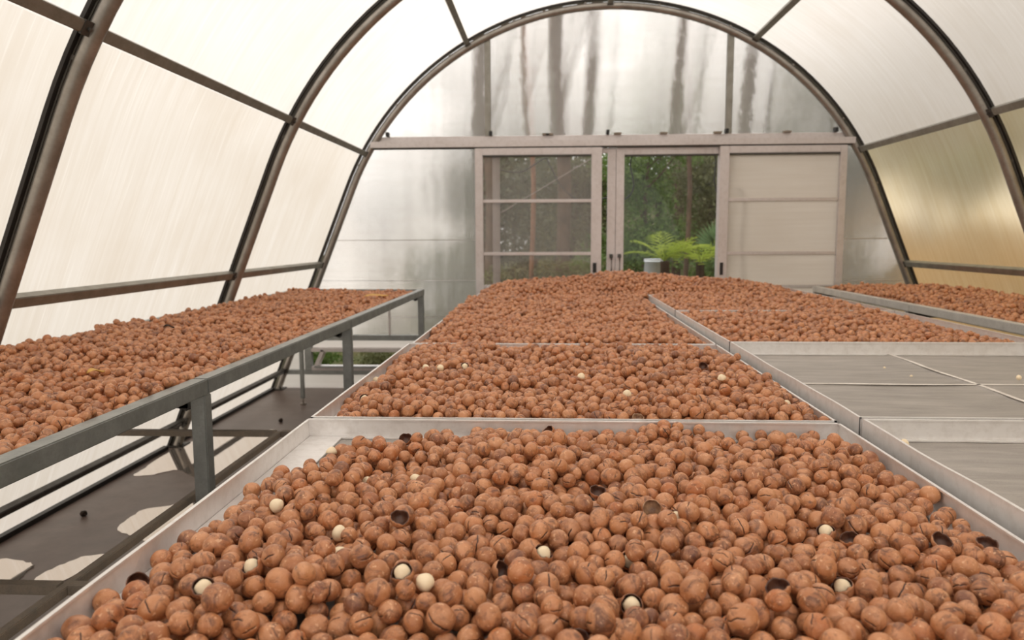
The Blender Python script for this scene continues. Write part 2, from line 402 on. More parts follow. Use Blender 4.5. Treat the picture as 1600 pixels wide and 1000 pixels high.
end_sheet(-3, -.6, 0, .15, MT['endlow']); end_sheet(2.34, 4, 0, .46, MT['endlow'])
# low strip with the vent opening
end_sheet(-3, -2.04, .15, .46, MT['endlow']); end_sheet(-2.04, -.6, .335, .45, MT['endlow'])
def wf_box(x0, x1, z0, z1, mat, nm, d0=.03, d1=.03, par=None):
    return MB().box(x0, x1, YW-d0, YW+d1, z0, z1).build(nm, MT[mat], par or wf, bevel=.002)
wf_box(XC-half(2.12)+.02, XC+half(2.12)-.02, 2.075, 2.115, 'doorframe', 'cross_rail', .02, .03)
wf_box(XC-half(2.05)-.0, XC+half(2.05)+.0, 2.022, 2.072, 'doorframe', 'sliding_track', .07, .02)
wf_box(XC-half(2.05)-.0, XC+half(2.05)+.0, 2.010, 2.022, 'darksteel', 'track_lip', .05, -.02)
for x in (-.505, 1.44):
    t_ = AC+math.sqrt(AR**2-(x-XC)**2)-.02
    wf_box(x-.024, x+.024, 2.115, t_, 'purlin', 'mullion', .025, .025)
for x in (-1.33, -.48, .47, 1.42, 2.28):
    wf_box(x-.012, x+.012, 2.115, 2.15, 'black', 'track_bracket', .06, 0)
for x in (0.0, .92, 1.9, .55, -.03, 1.35):
    wf_box(x-.03, x+.03, 2.115, 2.13, 'rusty', 'track_clip', .05, 0)
wf_box(XC-half(.46)+.02, -.6, .425, .47, 'bench', 'lower_rail', .04, .02)
wf_box(XC-half(.15)+.03, -.6, .13, .165, 'bench', 'lower_rail', .04, .02)
wf_box(2.34, XC+half(.46)-.02, .425, .47, 'bench', 'lower_rail', .04, .02)
wf_box(2.34, XC+half(.15)-.03, .13, .165, 'bench', 'lower_rail', .04, .02)
wf_box(-2.09, -2.03, .165, .425, 'bench', 'short_post', .03, .02)
wf_box(-1.36, -1.345, .47, .85, 'doorframe', 'cable_duct', .03, .0)
for z in (.62, .93, 1.27):
    for a, b in ((-3, -.62), (2.36, 4)):
        h = half(z); wf_box(max(a, XC-h), min(b, XC+h), z-.0015, z+.0015, 'doorframe', 'sheet_joint', -.022, .03)
# louvre window low in the wall
wi = empty('window_1', (-1.35, YW, .2), 'low vent opening with green plants outside, left of the doors', 'window', kind='structure')
for (x0, x1, z0, z1) in ((-2.03, -.62, .325, .355), (-2.03, -.62, .165, .2), (-.66, -.62, .2, .325)):
    MB().box(x0, x1, YW-.035, YW+.06, z0, z1).build('window_frame', MT['doorframe'], wi, bevel=.002)
MB().bar((-2.0, YW+.01, .19), (-1.93, YW+.01, .34), .03, .09, (0, 1, 0)).build('window_frame', MT['doorframe'], wi)
MB().box(-2.0, -.64, YW-.05, YW-.03, .19, .205).build('window_sill', MT['bench'], wi)

# doors
def leaf(nm, lab, x0, x1, y, sheet, bars, pull=None, stile=.07, stile_r=None, z1=2.01):
    e = empty(nm, ((x0+x1)/2, y, 0), lab, 'door', kind='structure'); sr = stile_r or stile
    def b(a, c, d, f, n, m='doorframe', t=.02, p=e): return MB().box(a, c, y-t, y+t, d, f).build(n, MT[m], p, bevel=.003)
    b(x0, x0+stile, .02, z1, 'door_stile'); b(x1-sr, x1, .02, z1, 'door_stile')
    b(x0+stile, x1-sr, z1-.055, z1, 'door_rail'); b(x0+stile, x1-sr, .02, .14, 'door_rail')
    b(x0+stile, x1-sr, z1-.068, z1-.056, 'glazing_bead', 'darksteel', .024)
    for z in bars: b(x0+stile, x1-sr, z-.013, z+.013, 'crossbar', 'doorframe', .012)
    if sheet:
        zz = [.14]+sorted(bars)+[z1-.068]
        for a, c in zip(zz[:-1], zz[1:]):
            m = MB().box(x0+stile, x1-sr, y+.008, y+.008, a+.01, c-.01) if False else MB()
            if sheet is MT['doorsheet']:
                m.box(x0+stile, x1-sr, y+.003, y+.008, a, c); m.uv = [(v[0], v[2]) for v in m.v]
            else:
                m.add([(x0+stile, y+.006, a), (x1-sr, y+.006, a), (x1-sr, y+.006, c), (x0+stile, y+.006, c)], [(0, 1, 2, 3)])
            m.build('pane', sheet, e)
    return e
BARS = (.5, .885, 1.155, 1.585)
d1 = leaf('door_1', 'left sliding door with dusty glass and thin crossbars', -.609, .424, YW-.055, MT['glass'], BARS, stile=.065, stile_r=.085)
MB().box(.355, .385, YW-.082, YW-.073, 1.0, 1.08).build('recessed_pull', MT['black'], [c for c in d1.children if c.name.startswith('door_stile')][1])
d2 = leaf('door_2', 'centre sliding door standing on clear glass, plants showing through', .543, 1.43, YW-.005, MT['clean'], (), stile=.066)
d3 = leaf('door_3', 'right sliding door with cloudy grey sheet and thin crossbars', 1.365, 2.365, YW-.055, MT['doorsheet'], BARS, stile=.075, stile_r=.055)
MB().box(1.385, 1.41, YW-.082, YW-.073, .98, 1.08).build('recessed_pull', MT['black'], [c for c in d3.children if c.name.startswith('door_stile')][0])
MB().tube([(1.52, YW-.03, 1.68), (1.56, YW-.03, 1.66), (1.575, YW-.028, 1.6), (1.56, YW-.028, 1.2), (1.58, YW-.028, 1.0), (1.54, YW-.028, .8)], .004, 6).build('hanging_wire', MT['black'], d3, smooth=True)
# fixed leaf behind door 1, its right stile in the middle of the wall
d4 = empty('door_4', (0, YW+.01, 0), 'fixed door frame behind the left sliding door', 'door', kind='structure')
for x0, x1 in ((-.47, -.41), (.474, .541)):
    MB().box(x0, x1, YW-.02, YW+.02, .02, 2.01).build('door_stile', MT['doorframe'], d4, bevel=.003)
MB().box(-.41, .474, YW-.02, YW+.02, 1.97, 2.01).build('door_rail', MT['doorframe'], d4, bevel=.003)
MB().box(-.41, .474, YW-.02, YW+.02, .02, .12).build('door_rail', MT['doorframe'], d4, bevel=.003)
m = MB(); m.add([(-.41, YW+.005, .12), (.43, YW+.005, .12), (.43, YW+.005, 1.97), (-.41, YW+.005, 1.97)], [(0, 1, 2, 3)]); m.build('pane', MT['clean'], d4)
for x, par in ((.508, [c for c in d4.children if c.name.startswith('door_stile')][1]), (.575, [c for c in d2.children if c.name.startswith('door_stile')][0])):
    h = MB(); h.tube([(x, YW-.03, 1.13), (x, YW-.075, 1.13), (x, YW-.075, .99), (x, YW-.03, .99)], .007, 8); h.box(x-.014, x+.014, YW-.04, YW-.02, 1.12, 1.15); h.box(x-.014, x+.014, YW-.04, YW-.02, .975, 1.0)
    h.build('door_handle', MT['darksteel'], par)
# thin mesh diagonal and cables outside the glass
def curve_pts(P, n=8):
    out = []
    for i in range(len(P)-1):
        p0 = Vector(P[max(i-1, 0)]); p1 = Vector(P[i]); p2 = Vector(P[i+1]); p3 = Vector(P[min(i+2, len(P)-1)])
        for k in range(n):
            t = k/n; out.append(.5*((2*p1)+(p2-p0)*t+(2*p0-5*p1+4*p2-p3)*t*t+(-p0+3*p1-3*p2+p3)*t**3))
    out.append(Vector(P[-1])); return out
CB = [([(.72, 6.4, 2.05), (.68, 6.4, 1.9), (.71, 6.4, 1.74), (.68, 6.4, 1.64), (.58, 6.4, 1.58), (.5, 6.4, 1.5)], 'black cable looping outside beside the centre door handles'),
      ([(1.33, 6.4, 2.05), (1.39, 6.4, 1.93), (1.385, 6.4, 1.75), (1.43, 6.4, 1.6), (1.5, 6.4, 1.5)], 'black cable hanging outside at the right side of the clear opening'),
      ([(-.5, 6.4, 1.88), (-.25, 6.4, 1.84), (-.05, 6.4, 1.95), (.0, 6.4, 1.9), (.1, 6.4, 1.72), (.26, 6.4, 1.6), (.5, 6.4, 1.62)], 'thin black cable drooping outside behind the left door glass')]
for P, lab in CB:
    tag(MB().tube(curve_pts(P), .0055, 6).build('cable', MT['black'], smooth=True), lab, 'cable')
tag(MB().tube([(-.42, 6.45, 1.5), (.35, 6.45, 1.95)], .004, 5).build('guy_wire', MT['screw']), 'thin pale wire slanting outside behind the left door glass', 'wire')

# ------------------------------------------------------------------ trays
TL = [(.42, 1.548), (1.562, 2.69), (2.70, 4.73), (4.75, 6.03)]
TR = [(.42, 1.49), (1.505, 2.59), (2.60, 3.72), (3.73, 4.73), (4.75, 6.03)]
LX0, LX1, RX0, RX1 = -.52, .606, .628, 1.70
LF, LT, RF, RT = .862, .902, .883, .925     # floor and flange-top heights
def wavy(pts_fn, n): return [pts_fn(i/n) for i in range(n+1)]
def flange(e, a, b, z0, z1, side, wob=0.0, lab=None):
    """upright sheet flange from a to b with a folded lip, slightly wavy when wob"""
    a, b = Vector((*a, 0)), Vector((*b, 0)); d = (b-a).normalized(); nrm = Vector((-d.y, d.x, 0))*side
    n = 24 if wob else 4; m = MB(); th = .0022; ph = R.random()*6
    for i in range(n+1):
        t = i/n; p = a.lerp(b, t); w = wob*(math.sin(t*9+ph)+.6*math.sin(t*21+ph*2)); zt = z1+w*.6
        q = p+nrm*(w)
        for dx, z in ((0, z0), (th, z0), (th, zt-.003), (.0055, zt-.003), (.0055, zt), (0, zt)):
            base = p if z == z0 else q
            m.v.append(tuple(base+nrm*dx+Vector((0, 0, z))))
    for i in range(n):
        for j in range(6): m.f.append((6*i+j, 6*i+(j+1) % 6, 6*i+6+(j+1) % 6, 6*i+6+j))
    m.f.append((0, 1, 2, 3, 4, 5)); m.f.append(tuple(6*n+j for j in range(5, -1, -1)))
    return m.build('flange', MT['alu'], e)
def tray(x0, x1, y0, y1, zf, zt, lab, margin, wob):
    e = empty('drying_tray', ((x0+x1)/2, (y0+y1)/2, zf), lab, 'tray', 'drying trays on the centre table')
    flange(e, (x0, y0), (x0, y1), zf, zt, -1, wob); flange(e, (x1, y0), (x1, y1), zf, zt, 1, 0)
    flange(e, (x0, y0), (x1, y0), zf, zt, 1, 0); flange(e, (x0, y1), (x1, y1), zf, zt, -1, 0)
    ml, mr, mf, mb = margin; strip = None
    for (a, b, c, d) in ((x0+.003, x0+ml, y0+.003, y1-.003), (x1-mr, x1-.003, y0+.003, y1-.003), (x0+ml, x1-mr, y0+.003, y0+mf), (x0+ml, x1-mr, y1-mb, y1-.003)):
        st_ = MB().box(a, b, c, d, zf-.001, zf+.002).build('edge_strip', MT['alu'], e); strip = strip or st_
    # screen floor with ridges over the bars beneath
    nx, ny = 60, max(40, int(50*(y1-y0))); m = MB(); mx, my = (x0+x1)/2, (y0+y1)/2
    xs = sorted(set([x0+ml-.004+(x1-mr+.008-x0-ml)*i/nx for i in range(nx+1)]+[mx+k for k in (-.02, -.012, 0, .012, .02)]))
    ys = sorted(set([y0+mf-.004+(y1-mb+.008-y0-mf)*i/ny for i in range(ny+1)]+[my+k for k in (-.02, -.012, 0, .012, .02)]))
    for y in ys:
        for x in xs:
            dx = abs(x-mx-.03*math.sin(y*4)*0); dy = abs(y-my-.006*math.sin(x*9))
            rz = .0045*max(max(0, 1-dx/.016), max(0, 1-dy/.014))
            sag = -.004*math.sin(math.pi*min(1, dx/((x1-x0)/2)))*math.sin(math.pi*min(1, dy/((y1-y0)/2)))
            m.v.append((x, y, zf-.0015+rz+sag+.0006*math.sin(x*37+y*11)*math.sin(y*23)))
    W = len(xs)
    for j in range(len(ys)-1):
        for i in range(W-1): m.f.append((j*W+i, j*W+i+1, (j+1)*W+i+1, (j+1)*W+i))
    m.build('screen_floor', MT['mesh'], e, smooth=True)
    if y1 < 2.6 and x0 > 0:
        for P_ in ([(mx+.004*math.sin(q*1.3), y0+mf+(y1-y0-mf-mb)*q/12) for q in range(13)], [(x0+ml+(x1-x0-ml-mr)*q/12, my+.004*math.sin(q*1.1)) for q in range(13)]):
            t_ = MB()
            for (xa, ya), (xb, yb) in zip(P_[:-1], P_[1:]): t_.bar((xa, ya, zf+.0035), (xb, yb, zf+.0035), .011, .0012)
            t_.build('seam_tape', MT['tape'], e)
    s = MB()
    s.bar((mx, y0+.003, zf-.0115), (mx, y1-.003, zf-.0115), .018, .012); s.bar((x0+.035, my, zf-.0115), (x1-.045, my, zf-.0115), .018, .012); s.build('under_bar', MT['alu'], e)
    for yy in [y0+.12+k*.36 for k in range(int((y1-y0)/.36))]:
        MB().tube([(x0+ml*.55, yy, zf+.001), (x0+ml*.55, yy, zf+.005)], .006, 10).build('screw', MT['screw'], strip, smooth=False)
    return e
rowL = ['nearest left tray, heaped with nuts, filling the bottom of the picture', 'second tray on the left row, full of nuts behind the first crossbar',
        'long third tray on the left row, full of nuts', 'farthest left tray, buried under the mound of nuts by the doors']
rowR = ['nearest right tray, empty grey mesh with two loose kernels beside it', 'second right tray, empty grey mesh in front of the nuts',
        'third right tray, full of nuts just behind the empty ones', 'fourth right tray, full of nuts behind a thin crossbar', 'farthest right tray, buried under nuts by the doors']
for i, (a, b) in enumerate(TL):
    tray(LX0+(0, .0, .012, .03)[i], LX1, a, b, LF, LT, 'aluminium drying tray: '+rowL[i], (.075, .03, .02, .014) if i == 0 else (.06, .03, .02, .014), (.003, .0012, .001, 0)[i])
for i, (a, b) in enumerate(TR):
    tray(RX0, RX1, a, b, RF, RT, 'aluminium drying tray: '+rowR[i], (.012, .012, .012, .012) if i < 2 else (.02, .02, .02, .02), (.0012, .0008, 0, 0, 0)[i])
# lapped joint plate between the two empty trays
# table frame carrying the trays
tb = empty('tray_table', (.6, 3.2, 0), 'dark steel table frame under the centre trays', 'table')
for x in (-.512, .6, 1.68):
    MB().bar((x, .42, .8395), (x, 6.03, .8395), .04, .04).build('long_rail', MT['darksteel'], tb, bevel=.003)
for x in (.641, 1.685):
    MB().box(x-.012, x+.012, .43, 6.02, .8605 if x > 1 else .816, RF-.002).build('spacer_bar', MT['darksteel'], tb)
for y in (.45, 1.52, 2.68, 3.7, 4.74, 6.0):
    MB().bar((-.50, y, .80), (1.67, y, .80), .04, .03).build('cross_rail', MT['darksteel'], tb)
    for x in (-.48, .6, 1.65):
        MB().box(x-.02, x+.02, y-.02, y+.02, .0, .786).build('leg', MT['darksteel'], tb, bevel=.003)

# ------------------------------------------------------------------ benches along the sides
def bench(s, yend, lab):
    xi = -.955 if s < 0 else 2.07      # aisle-side edge
    xo = XC+s*(half(.92)-.03)
    e = empty('drying_bench', ((xi+xo)/2, 3, 0), lab, 'bench')
    w = s*.045
    cuts = [-1.2, .45, 2.0, 3.52, yend] if s < 0 else [-1.2, 1.2, 2.95, 4.37, yend]
    for a, b in zip(cuts[:-1], cuts[1:]):
        m = MB(); x0 = xi; g = .0015
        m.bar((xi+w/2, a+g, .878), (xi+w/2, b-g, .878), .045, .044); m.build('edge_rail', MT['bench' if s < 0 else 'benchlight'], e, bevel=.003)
    MB().bar((xi+w, yend-.02, .878), (xo, yend-.02, .878), .04, .044).build('end_rail', MT['bench'], e, bevel=.003)
    MB().bar((xo, -1.2, .878), (xo, yend, .878), .04, .044).build('wall_rail', MT['bench'], e, bevel=.003)
    x0, x1 = sorted((xi+w, xo-s*.02))
    MB().box(x0, x1, -1.2, yend-.04, .845, .853).build('bed', MT['mesh'], e)
    posts = [.45, 2.0, 3.52, yend-.03] if s < 0 else [1.2, 2.95, 4.4, yend-.03]
    for y in posts:
        MB().box(xi+(.0 if s > 0 else -.0) if s > 0 else xi-.0, (xi+.045) if s > 0 else xi+.0-.045*-0-.045, y-.022, y+.022, 0, .856).build('leg', MT['bench'], e, bevel=.003) if False else \
            MB().bar((xi+w/2, y, 0), (xi+w/2, y, .856), .042, .042, (0, 1, 0)).build('leg', MT['bench'], e, bevel=.003)
        xo2 = xo-s*.02
        if y == posts[-1]:
            lg = MB().bar((xo2, y, .05), (xo2, y, .856), .028, .028, (0, 1, 0)).build('leg', MT['bench'], e, bevel=.002)
            f = MB(); f.tube([(xo2, y, 0), (xo2, y, .012), (xo2, y, .014), (xo2, y, .05)], [.024, .024, .009, .009], 12); f.build('foot', MT['screw'], lg)
        MB().bar((xi+w, y, .835), (xo, y, .835), .03, .034).build('cross_bar', MT['darksteel'], e)
        MB().bar((xi+w+s*.01, y, .82), (xi+w+s*.09, y, .845), .03, .02).build('gusset', MT['darksteel'], e)
    xr = xi-.078 if s < 0 else xi+.06
    MB().bar((xr, -1.2, .545), (xr, 2.73 if s < 0 else yend, .545), .021, .021).build('stretcher', MT['rusty'], e, bevel=.002)
    if s < 0:
        for y in (.35, 1.465, 2.725):
            MB().bar((xo-.0, y, .545), (xr-.012, y, .547), .024, .022).build('cross_brace', MT['rusty'], e)
            MB().bar((xr+.012, y, .547), (-.515, y, .547), .024, .022).build('cross_brace', MT['rusty'], e)
    return xi, xo
bl = bench(-1, 5.62, 'long grey steel bench heaped with nuts along the left wall')
br = bench(1, 5.95, 'long grey steel bench heaped with nuts along the right wall')

# ------------------------------------------------------------------ nuts: prototypes
def nut_mesh(k):
    bm = bmesh.new(); bmesh.ops.create_icosphere(bm, subdivisions=5 if k < 9 else 4, radius=1)
    rnd = random.Random(100+k)
    cr = []
    ncr = (0, 1, 1, 2, 1, 0, 1, 2, 1, 0, 1, 1)[k]
    for _ in range(ncr):
        n = Vector((rnd.gauss(0, 1), rnd.gauss(0, 1), rnd.gauss(0, 1))).normalized()
        c = n.orthogonal().normalized(); c = (Matrix.Rotation(rnd.random()*6.28, 3, n) @ c).normalized()
        cr.append((n, c, rnd.uniform(.6, 1.5), rnd.uniform(.035, .055), rnd.random()*6, rnd.uniform(.03, .09)))
    lay = bm.verts.layers.float.new('crack')
    e = (rnd.uniform(.93, 1.04), rnd.uniform(.93, 1.04), rnd.uniform(.9, 1.16))
    ax = Vector((0, 0, 1))
    for v in bm.verts:
        d = v.co.normalized(); h = 1.0
        h += .022*math.sin(d.x*3+k)*math.sin(d.y*4+k*2)+.008*math.sin(d.z*9+d.x*7+k)
        t = max(0, d.dot(ax)-.9)/.1; h += .05*t*t if k % 2 else -.02*t*t       # the little tip
        c_ = 0
        for n, c, a, w, ph, wob in cr:
            side = n.cross(c); phi = math.atan2(d.dot(side), d.dot(c))
            dist = abs(d.dot(n)-wob*math.sin(phi*3+ph)-wob*.4*math.sin(phi*8+ph))
            if abs(phi) < a:
                g = math.exp(-(dist/w)**2)*min(1, (a-abs(phi))/.25); h -= .11*g; c_ = max(c_, g)
        v[lay] = c_
        v.co = Vector((d.x*e[0], d.y*e[1], d.z*e[2]))*h
    me = bpy.data.meshes.new('macadamia_nut'); bm.to_mesh(me); bm.free()
    for p in me.polygons: p.use_smooth = True
    me.transform(Matrix.Scale(.0132, 4)); me.materials.append(MT['nut']); return me
NUTS = [nut_mesh(k) for k in range(12)]
NR = .0132

# ------------------------------------------------------------------ nuts: pile by dropping on a height grid
G = .004
KR = int(2*NR/G)+1
ky, kx = np.mgrid[-KR:KR+1, -KR:KR+1]; kd = (kx**2+ky**2)*G*G
KZ = np.where(kd < (2*NR)**2, np.sqrt(np.maximum(0, (2*NR)**2-kd)), -9)
PTS = []
def smooth_field(nx, ny, cell, amp, seed):
    rg = np.random.default_rng(seed); cx, cy = int(nx*G/cell)+3, int(ny*G/cell)+3
    g = rg.normal(0, amp, (cy, cx)); yy = np.arange(ny)*G/cell; xx = np.arange(nx)*G/cell
    y0 = yy.astype(int); x0 = xx.astype(int); fy = (yy-y0)[:, None]; fx = (xx-x0)[None]
    fy = fy*fy*(3-2*fy); fx = fx*fx*(3-2*fx)
    a = g[np.ix_(y0, x0)]; b = g[np.ix_(y0, x0+1)]; c = g[np.ix_(y0+1, x0)]; d = g[np.ix_(y0+1, x0+1)]
    return (a*(1-fx)+b*fx)*(1-fy)+(c*(1-fx)+d*fx)*fy
def fill(x0, x1, y0, y1, floor, target, seed, amp=.006, density=2.6):
    """target(X, Y) gives the height of the top of the pile; nuts rest on the floor or on each other"""
    nx, ny = int((x1-x0)/G)+1, int((y1-y0)/G)+1
    X, Y = np.meshgrid(x0+np.arange(nx)*G, y0+np.arange(ny)*G)
    T = target(X, Y)+smooth_field(nx, ny, .13, amp, seed)+smooth_field(nx, ny, .05, amp*.5, seed+1)
    H = np.maximum(floor, T-.058)+NR
    pad = int(NR/G)+0
    big = 9.0
    H[:pad] = big; H[-pad:] = big; H[:, :pad] = big; H[:, -pad:] = big
    H[T < floor+.012] = big
    rg = np.random.default_rng(seed+5)
    N = int((x1-x0)*(y1-y0)/(math.pi*NR*NR)*density); EX = int((x1-x0)*(y1-y0)*150); N += EX
    RX = rg.integers(pad, nx-pad, N); RY = rg.integers(pad, ny-pad, N)
    W = 3
    for q in range(N):
        i, j = RX[q], RY[q]
        if H[j, i] > 5: continue
        for _ in range(5 if q < N-EX else 2):
            j0, j1, i0, i1 = max(0, j-W), min(ny, j+W+1), max(0, i-W), min(nx, i+W+1)
            sub = H[j0:j1, i0:i1]; a = int(sub.argmin()); dj, di = divmod(a, i1-i0)
            nj, ni = j0+dj, i0+di
            if nj == j and ni == i: break
            if H[nj, ni] >= H[j, i]: break
            j, i = nj, ni
        z = H[j, i]
        if z+NR > T[j, i]+(.006 if q < N-EX else .026 if pad+14 < i < nx-pad-14 and pad+14 < j < ny-pad-14 else .0): continue
        PTS.append((x0+i*G+rg.uniform(-.001, .001), y0+j*G+rg.uniform(-.001, .001), z))
        a0, a1, b0, b1 = max(0, j-KR), min(ny, j+KR+1), max(0, i-KR), min(nx, i+KR+1)
        k = KZ[a0-j+KR:a1-j+KR, b0-i+KR:b1-i+KR]
        np.maximum(H[a0:a1, b0:b1], z+k, out=H[a0:a1, b0:b1])
def _pl(): pass
def sst(a, b, x): t = np.clip((x-a)/(b-a), 0, 1); return t*t*(3-2*t)
def gauss(X, Y, cx, cy, sx, sy): return np.exp(-((X-cx)/sx)**2-((Y-cy)/sy)**2)
def t_L1(X, Y):
    edge = np.interp(Y, [.4, 1.15, 1.3, 1.38, 1.44, 1.56], [-.512, -.505, -.48, -.43, -.29, -.2])+.012*np.sin(Y*31)
    t = LF+.018+.030*sst(edge, edge+.12, X)
    t = np.where(X < edge, 0, t)
    t += .008*gauss(X, Y, .1, .8, .4, .3)
    t -= .055*gauss(X, Y, .047, 1.13, .035, .03)
    t -= .014*gauss(X, Y, .56, 1.3, .08, .05)+.014*sst(1.36, 1.5, Y)+.012*sst(.48, .59, X)
    return t
fill(LX0+.004, LX1-.004, .43, 1.545, LF+.002, t_L1, 1, .008, 3.4)
def t_L2(X, Y):
    edge = np.interp(Y, [1.56, 1.62, 1.8, 2.7], [-.45, -.475, -.505, -.51]); t = LF+.02+.034*sst(edge, edge+.07, X); t = np.where(X < edge, 0, t)
    return t+.004-.016*sst(2.45, 2.66, Y)-.012*sst(.5, .59, X)
fill(LX0+.004, LX1-.004, 1.57, 2.686, LF+.002, t_L2, 11, .007, 3.2)
def t_L3(X, Y): return LF+.048-.018*(1-sst(2.7, 2.85, Y))+.014*sst(3.0, 4.2, Y)-.02*sst(.5, .6, X)*(1-sst(4.2, 4.7, Y))-.02*(1-sst(-.49, -.42, X))*(1-sst(3, 3.5, Y))
fill(LX0+.016, LX1-.004, 2.706, 4.74, LF+.002, t_L3, 21, .007, 2.6)
def t_R3(X, Y): return RF+.045+.012*sst(3.2, 4.4, Y)-.012*(1-sst(.63, .72, X))*(1-sst(4.2, 4.7, Y))-.025*sst(1.56, 1.69, X)
fill(RX0+.004, RX1-.01, 2.606, 3.715, RF+.002, t_R3, 31, .006, 2.6)
fill(RX0+.004, RX1-.01, 3.735, 4.74, RF+.002, t_R3, 33, .006, 2.6)
def t_4(X, Y):
    t = LF+.058+.016*sst(4.74, 5.0, Y)
    t += .10*gauss(X, Y, .45, 5.35, .42, .4)+.052*gauss(X, Y, 1.1, 5.45, .5, .42)+.034*gauss(X, Y, -.2, 5.4, .3, .4)-.03*sst(1.5, 1.68, X)-.03*(1-sst(-.48, -.3, X))
    return t-.03*sst(5.85, 6.02, Y)
fill(LX0+.035, RX1-.01, 4.742, 6.02, LF+.004, t_4, 41, .006, 2.6)
xi, xo = bl
def t_bl(X, Y): return .905+.012*sst(xi-.25, xi-.6, X)+.012*gauss(X, Y, -1.4, 2.6, .5, 1)-.02*sst(5.3, 5.6, Y)-.0*(X)
fill(xo+.03, xi-.046, .9, 5.57, .855, t_bl, 51, .007, 2.6)
xi2, xo2 = br
def t_br(X, Y): return .905+.03*gauss(X, Y, 2.55, 4.9, .5, .9)+.012-.03*sst(5.6, 5.95, Y)
fill(xi2+.046, xo2-.03, 2.3, 5.9, .855, t_br, 61, .007, 2.6)
P = np.array(PTS)

def project(Q):
    Q = np.asarray(Q, float)-np.array([0, 0, CZ])
    d = Q @ np.array(fw); return 800+F*(Q @ np.array(rr))/d, 500-F*(Q @ np.array(uu))/d, d
px, py, pd = project(P)
rad = NR*F/pd
# which nuts show, and how large
SCL = .5
buf = np.full((500, 800), -1, int); zb = np.full((500, 800), 1e9)
near = np.where((pd < 2.2) & (px > -40) & (px < 1640) & (py > -40) & (py < 1040))[0]
for k in near:
    cx_, cy_, r_ = px[k]*SCL, py[k]*SCL, rad[k]*SCL
    a, b, c, d = int(max(0, cx_-r_)), int(min(800, cx_+r_+1)), int(max(0, cy_-r_)), int(min(500, cy_+r_+1))
    if a >= b or c >= d: continue
    yy, xx = np.mgrid[c:d, a:b]; rr2 = ((xx-cx_)**2+(yy-cy_)**2)/r_**2
    z = np.where(rr2 < 1, pd[k]-NR*np.sqrt(np.maximum(0, 1-rr2)), 1e9); s = z < zb[c:d, a:b]
    zb[c:d, a:b][s] = z[s]; buf[c:d, a:b][s] = k
ids, cnt = np.unique(buf[buf >= 0], return_counts=True)

# ------------------------------------------------------------------ cracked shells and bare kernels, each where the photo has it
def shell_bm(frac, rag, seed, thick=.1):
    rnd = random.Random(seed); n, mrows = 28, 9; m = MB(); ph = [rnd.random()*6 for _ in range(4)]
    def rim(t): return math.pi*(frac+rag*(.5*math.sin(t*2+ph[0])+.3*math.sin(t*5+ph[1])+.25*math.sin(t*9+ph[2])))
    for layer, rr_ in ((0, 1.), (1, 1.-thick)):
        for i in range(mrows+1):
            for j in range(n):
                t = 2*math.pi*j/n; th = rim(t)*i/mrows
                th = max(th, .001)
                m.v.append((rr_*math.sin(th)*math.cos(t), rr_*math.sin(th)*math.sin(t), -rr_*math.cos(th)))
    out = []; inn = []; S = (mrows+1)*n
    for i in range(mrows):
        for j in range(n):
            out.append((i*n+j, (i+1)*n+j, (i+1)*n+(j+1) % n, i*n+(j+1) % n)); inn.append((S+i*n+j, S+i*n+(j+1) % n, S+(i+1)*n+(j+1) % n, S+(i+1)*n+j))
    for j in range(n): inn.append((mrows*n+j, S+mrows*n+j, S+mrows*n+(j+1) % n, mrows*n+(j+1) % n))
    return m, out, inn
def shell_obj(name, frac, rag, seed, inside, parent=None):
    m, out, inn = shell_bm(frac, rag, seed); me = bpy.data.meshes.new(name); me.from_pydata(m.v, [], out+inn)
    me.materials.append(MT['nut']); me.materials.append(inside)
    for i, p in enumerate(me.polygons): p.material_index = 0 if i < len(out) else 1; p.use_smooth = True
    me.transform(Matrix.Scale(NR*.99, 4)); o = bpy.data.objects.new(name, me); COL.objects.link(o)
    if parent: o.parent = parent
    return o
def kernel_mesh(seed, halfk=False):
    bm = bmesh.new(); bmesh.ops.create_icosphere(bm, subdivisions=3, radius=1); rnd = random.Random(seed)
    for v in bm.verts:
        d = v.co.normalized(); h = 1+.05*math.sin(d.x*3+seed)+.04*math.sin(d.y*5+seed); v.co = d*h
        v.co.z *= 1.08 if d.z > 0 else .95
        if halfk and v.co.z < 0: v.co.z *= .12
    me = bpy.data.meshes.new('kernel'); bm.to_mesh(me); bm.free()
    for p in me.polygons: p.use_smooth = True
    me.materials.append(MT['kernel']); return me
KM = [kernel_mesh(1), kernel_mesh(2, True), kernel_mesh(3)]
taken = set(); LM = []
SHORT = ['split nut bottom left', 'empty dark half shell', 'pale-lined half shell', 'upper kernel of the pair', 'lower kernel of the pair', 'egg-shaped cream kernel', 'white kernel sliver', 'split nut at bottom centre', 'capless nut', 'gaping shell at the bottom', 'white-edged broken shell', 'white-patched nut', 'dark shell standing on edge', 'nut with bright chip', 'cream kernel chip', 'flat kernel in the back corner', 'broken shell by the crossbar', 'hollow shell ring', 'splintered shell', 'round pale kernel', 'low pale kernel', 'open shell at the bottom edge', 'shell on the left flange', 'half-shelled nut', 'nut with side sliver', 'upturned shell cap', 'dark-mouthed shell', 'raised-lip shell', 'shell with gaping seam']
def hit(x, y):
    """the nut seen at pixel x, y of the photo, as a resting place"""
    j, i = int(y*SCL), int(x*SCL)
    if 0 <= j < 500 and 0 <= i < 800:
        for rd in range(0, 14):
            sub = buf[max(0, j-rd):j+rd+1, max(0, i-rd):i+rd+1]; g = [k for k in np.unique(sub) if k >= 0 and k not in taken]
            if g:
                k = min(g, key=lambda k: (px[k]-x)**2+(py[k]-y)**2+(0 if cnt_d.get(k, 0) > .5*math.pi*(rad[k]*SCL)**2 else 80)); return int(k)
    return None
cnt_d = dict(zip(ids.tolist(), cnt.tolist()))
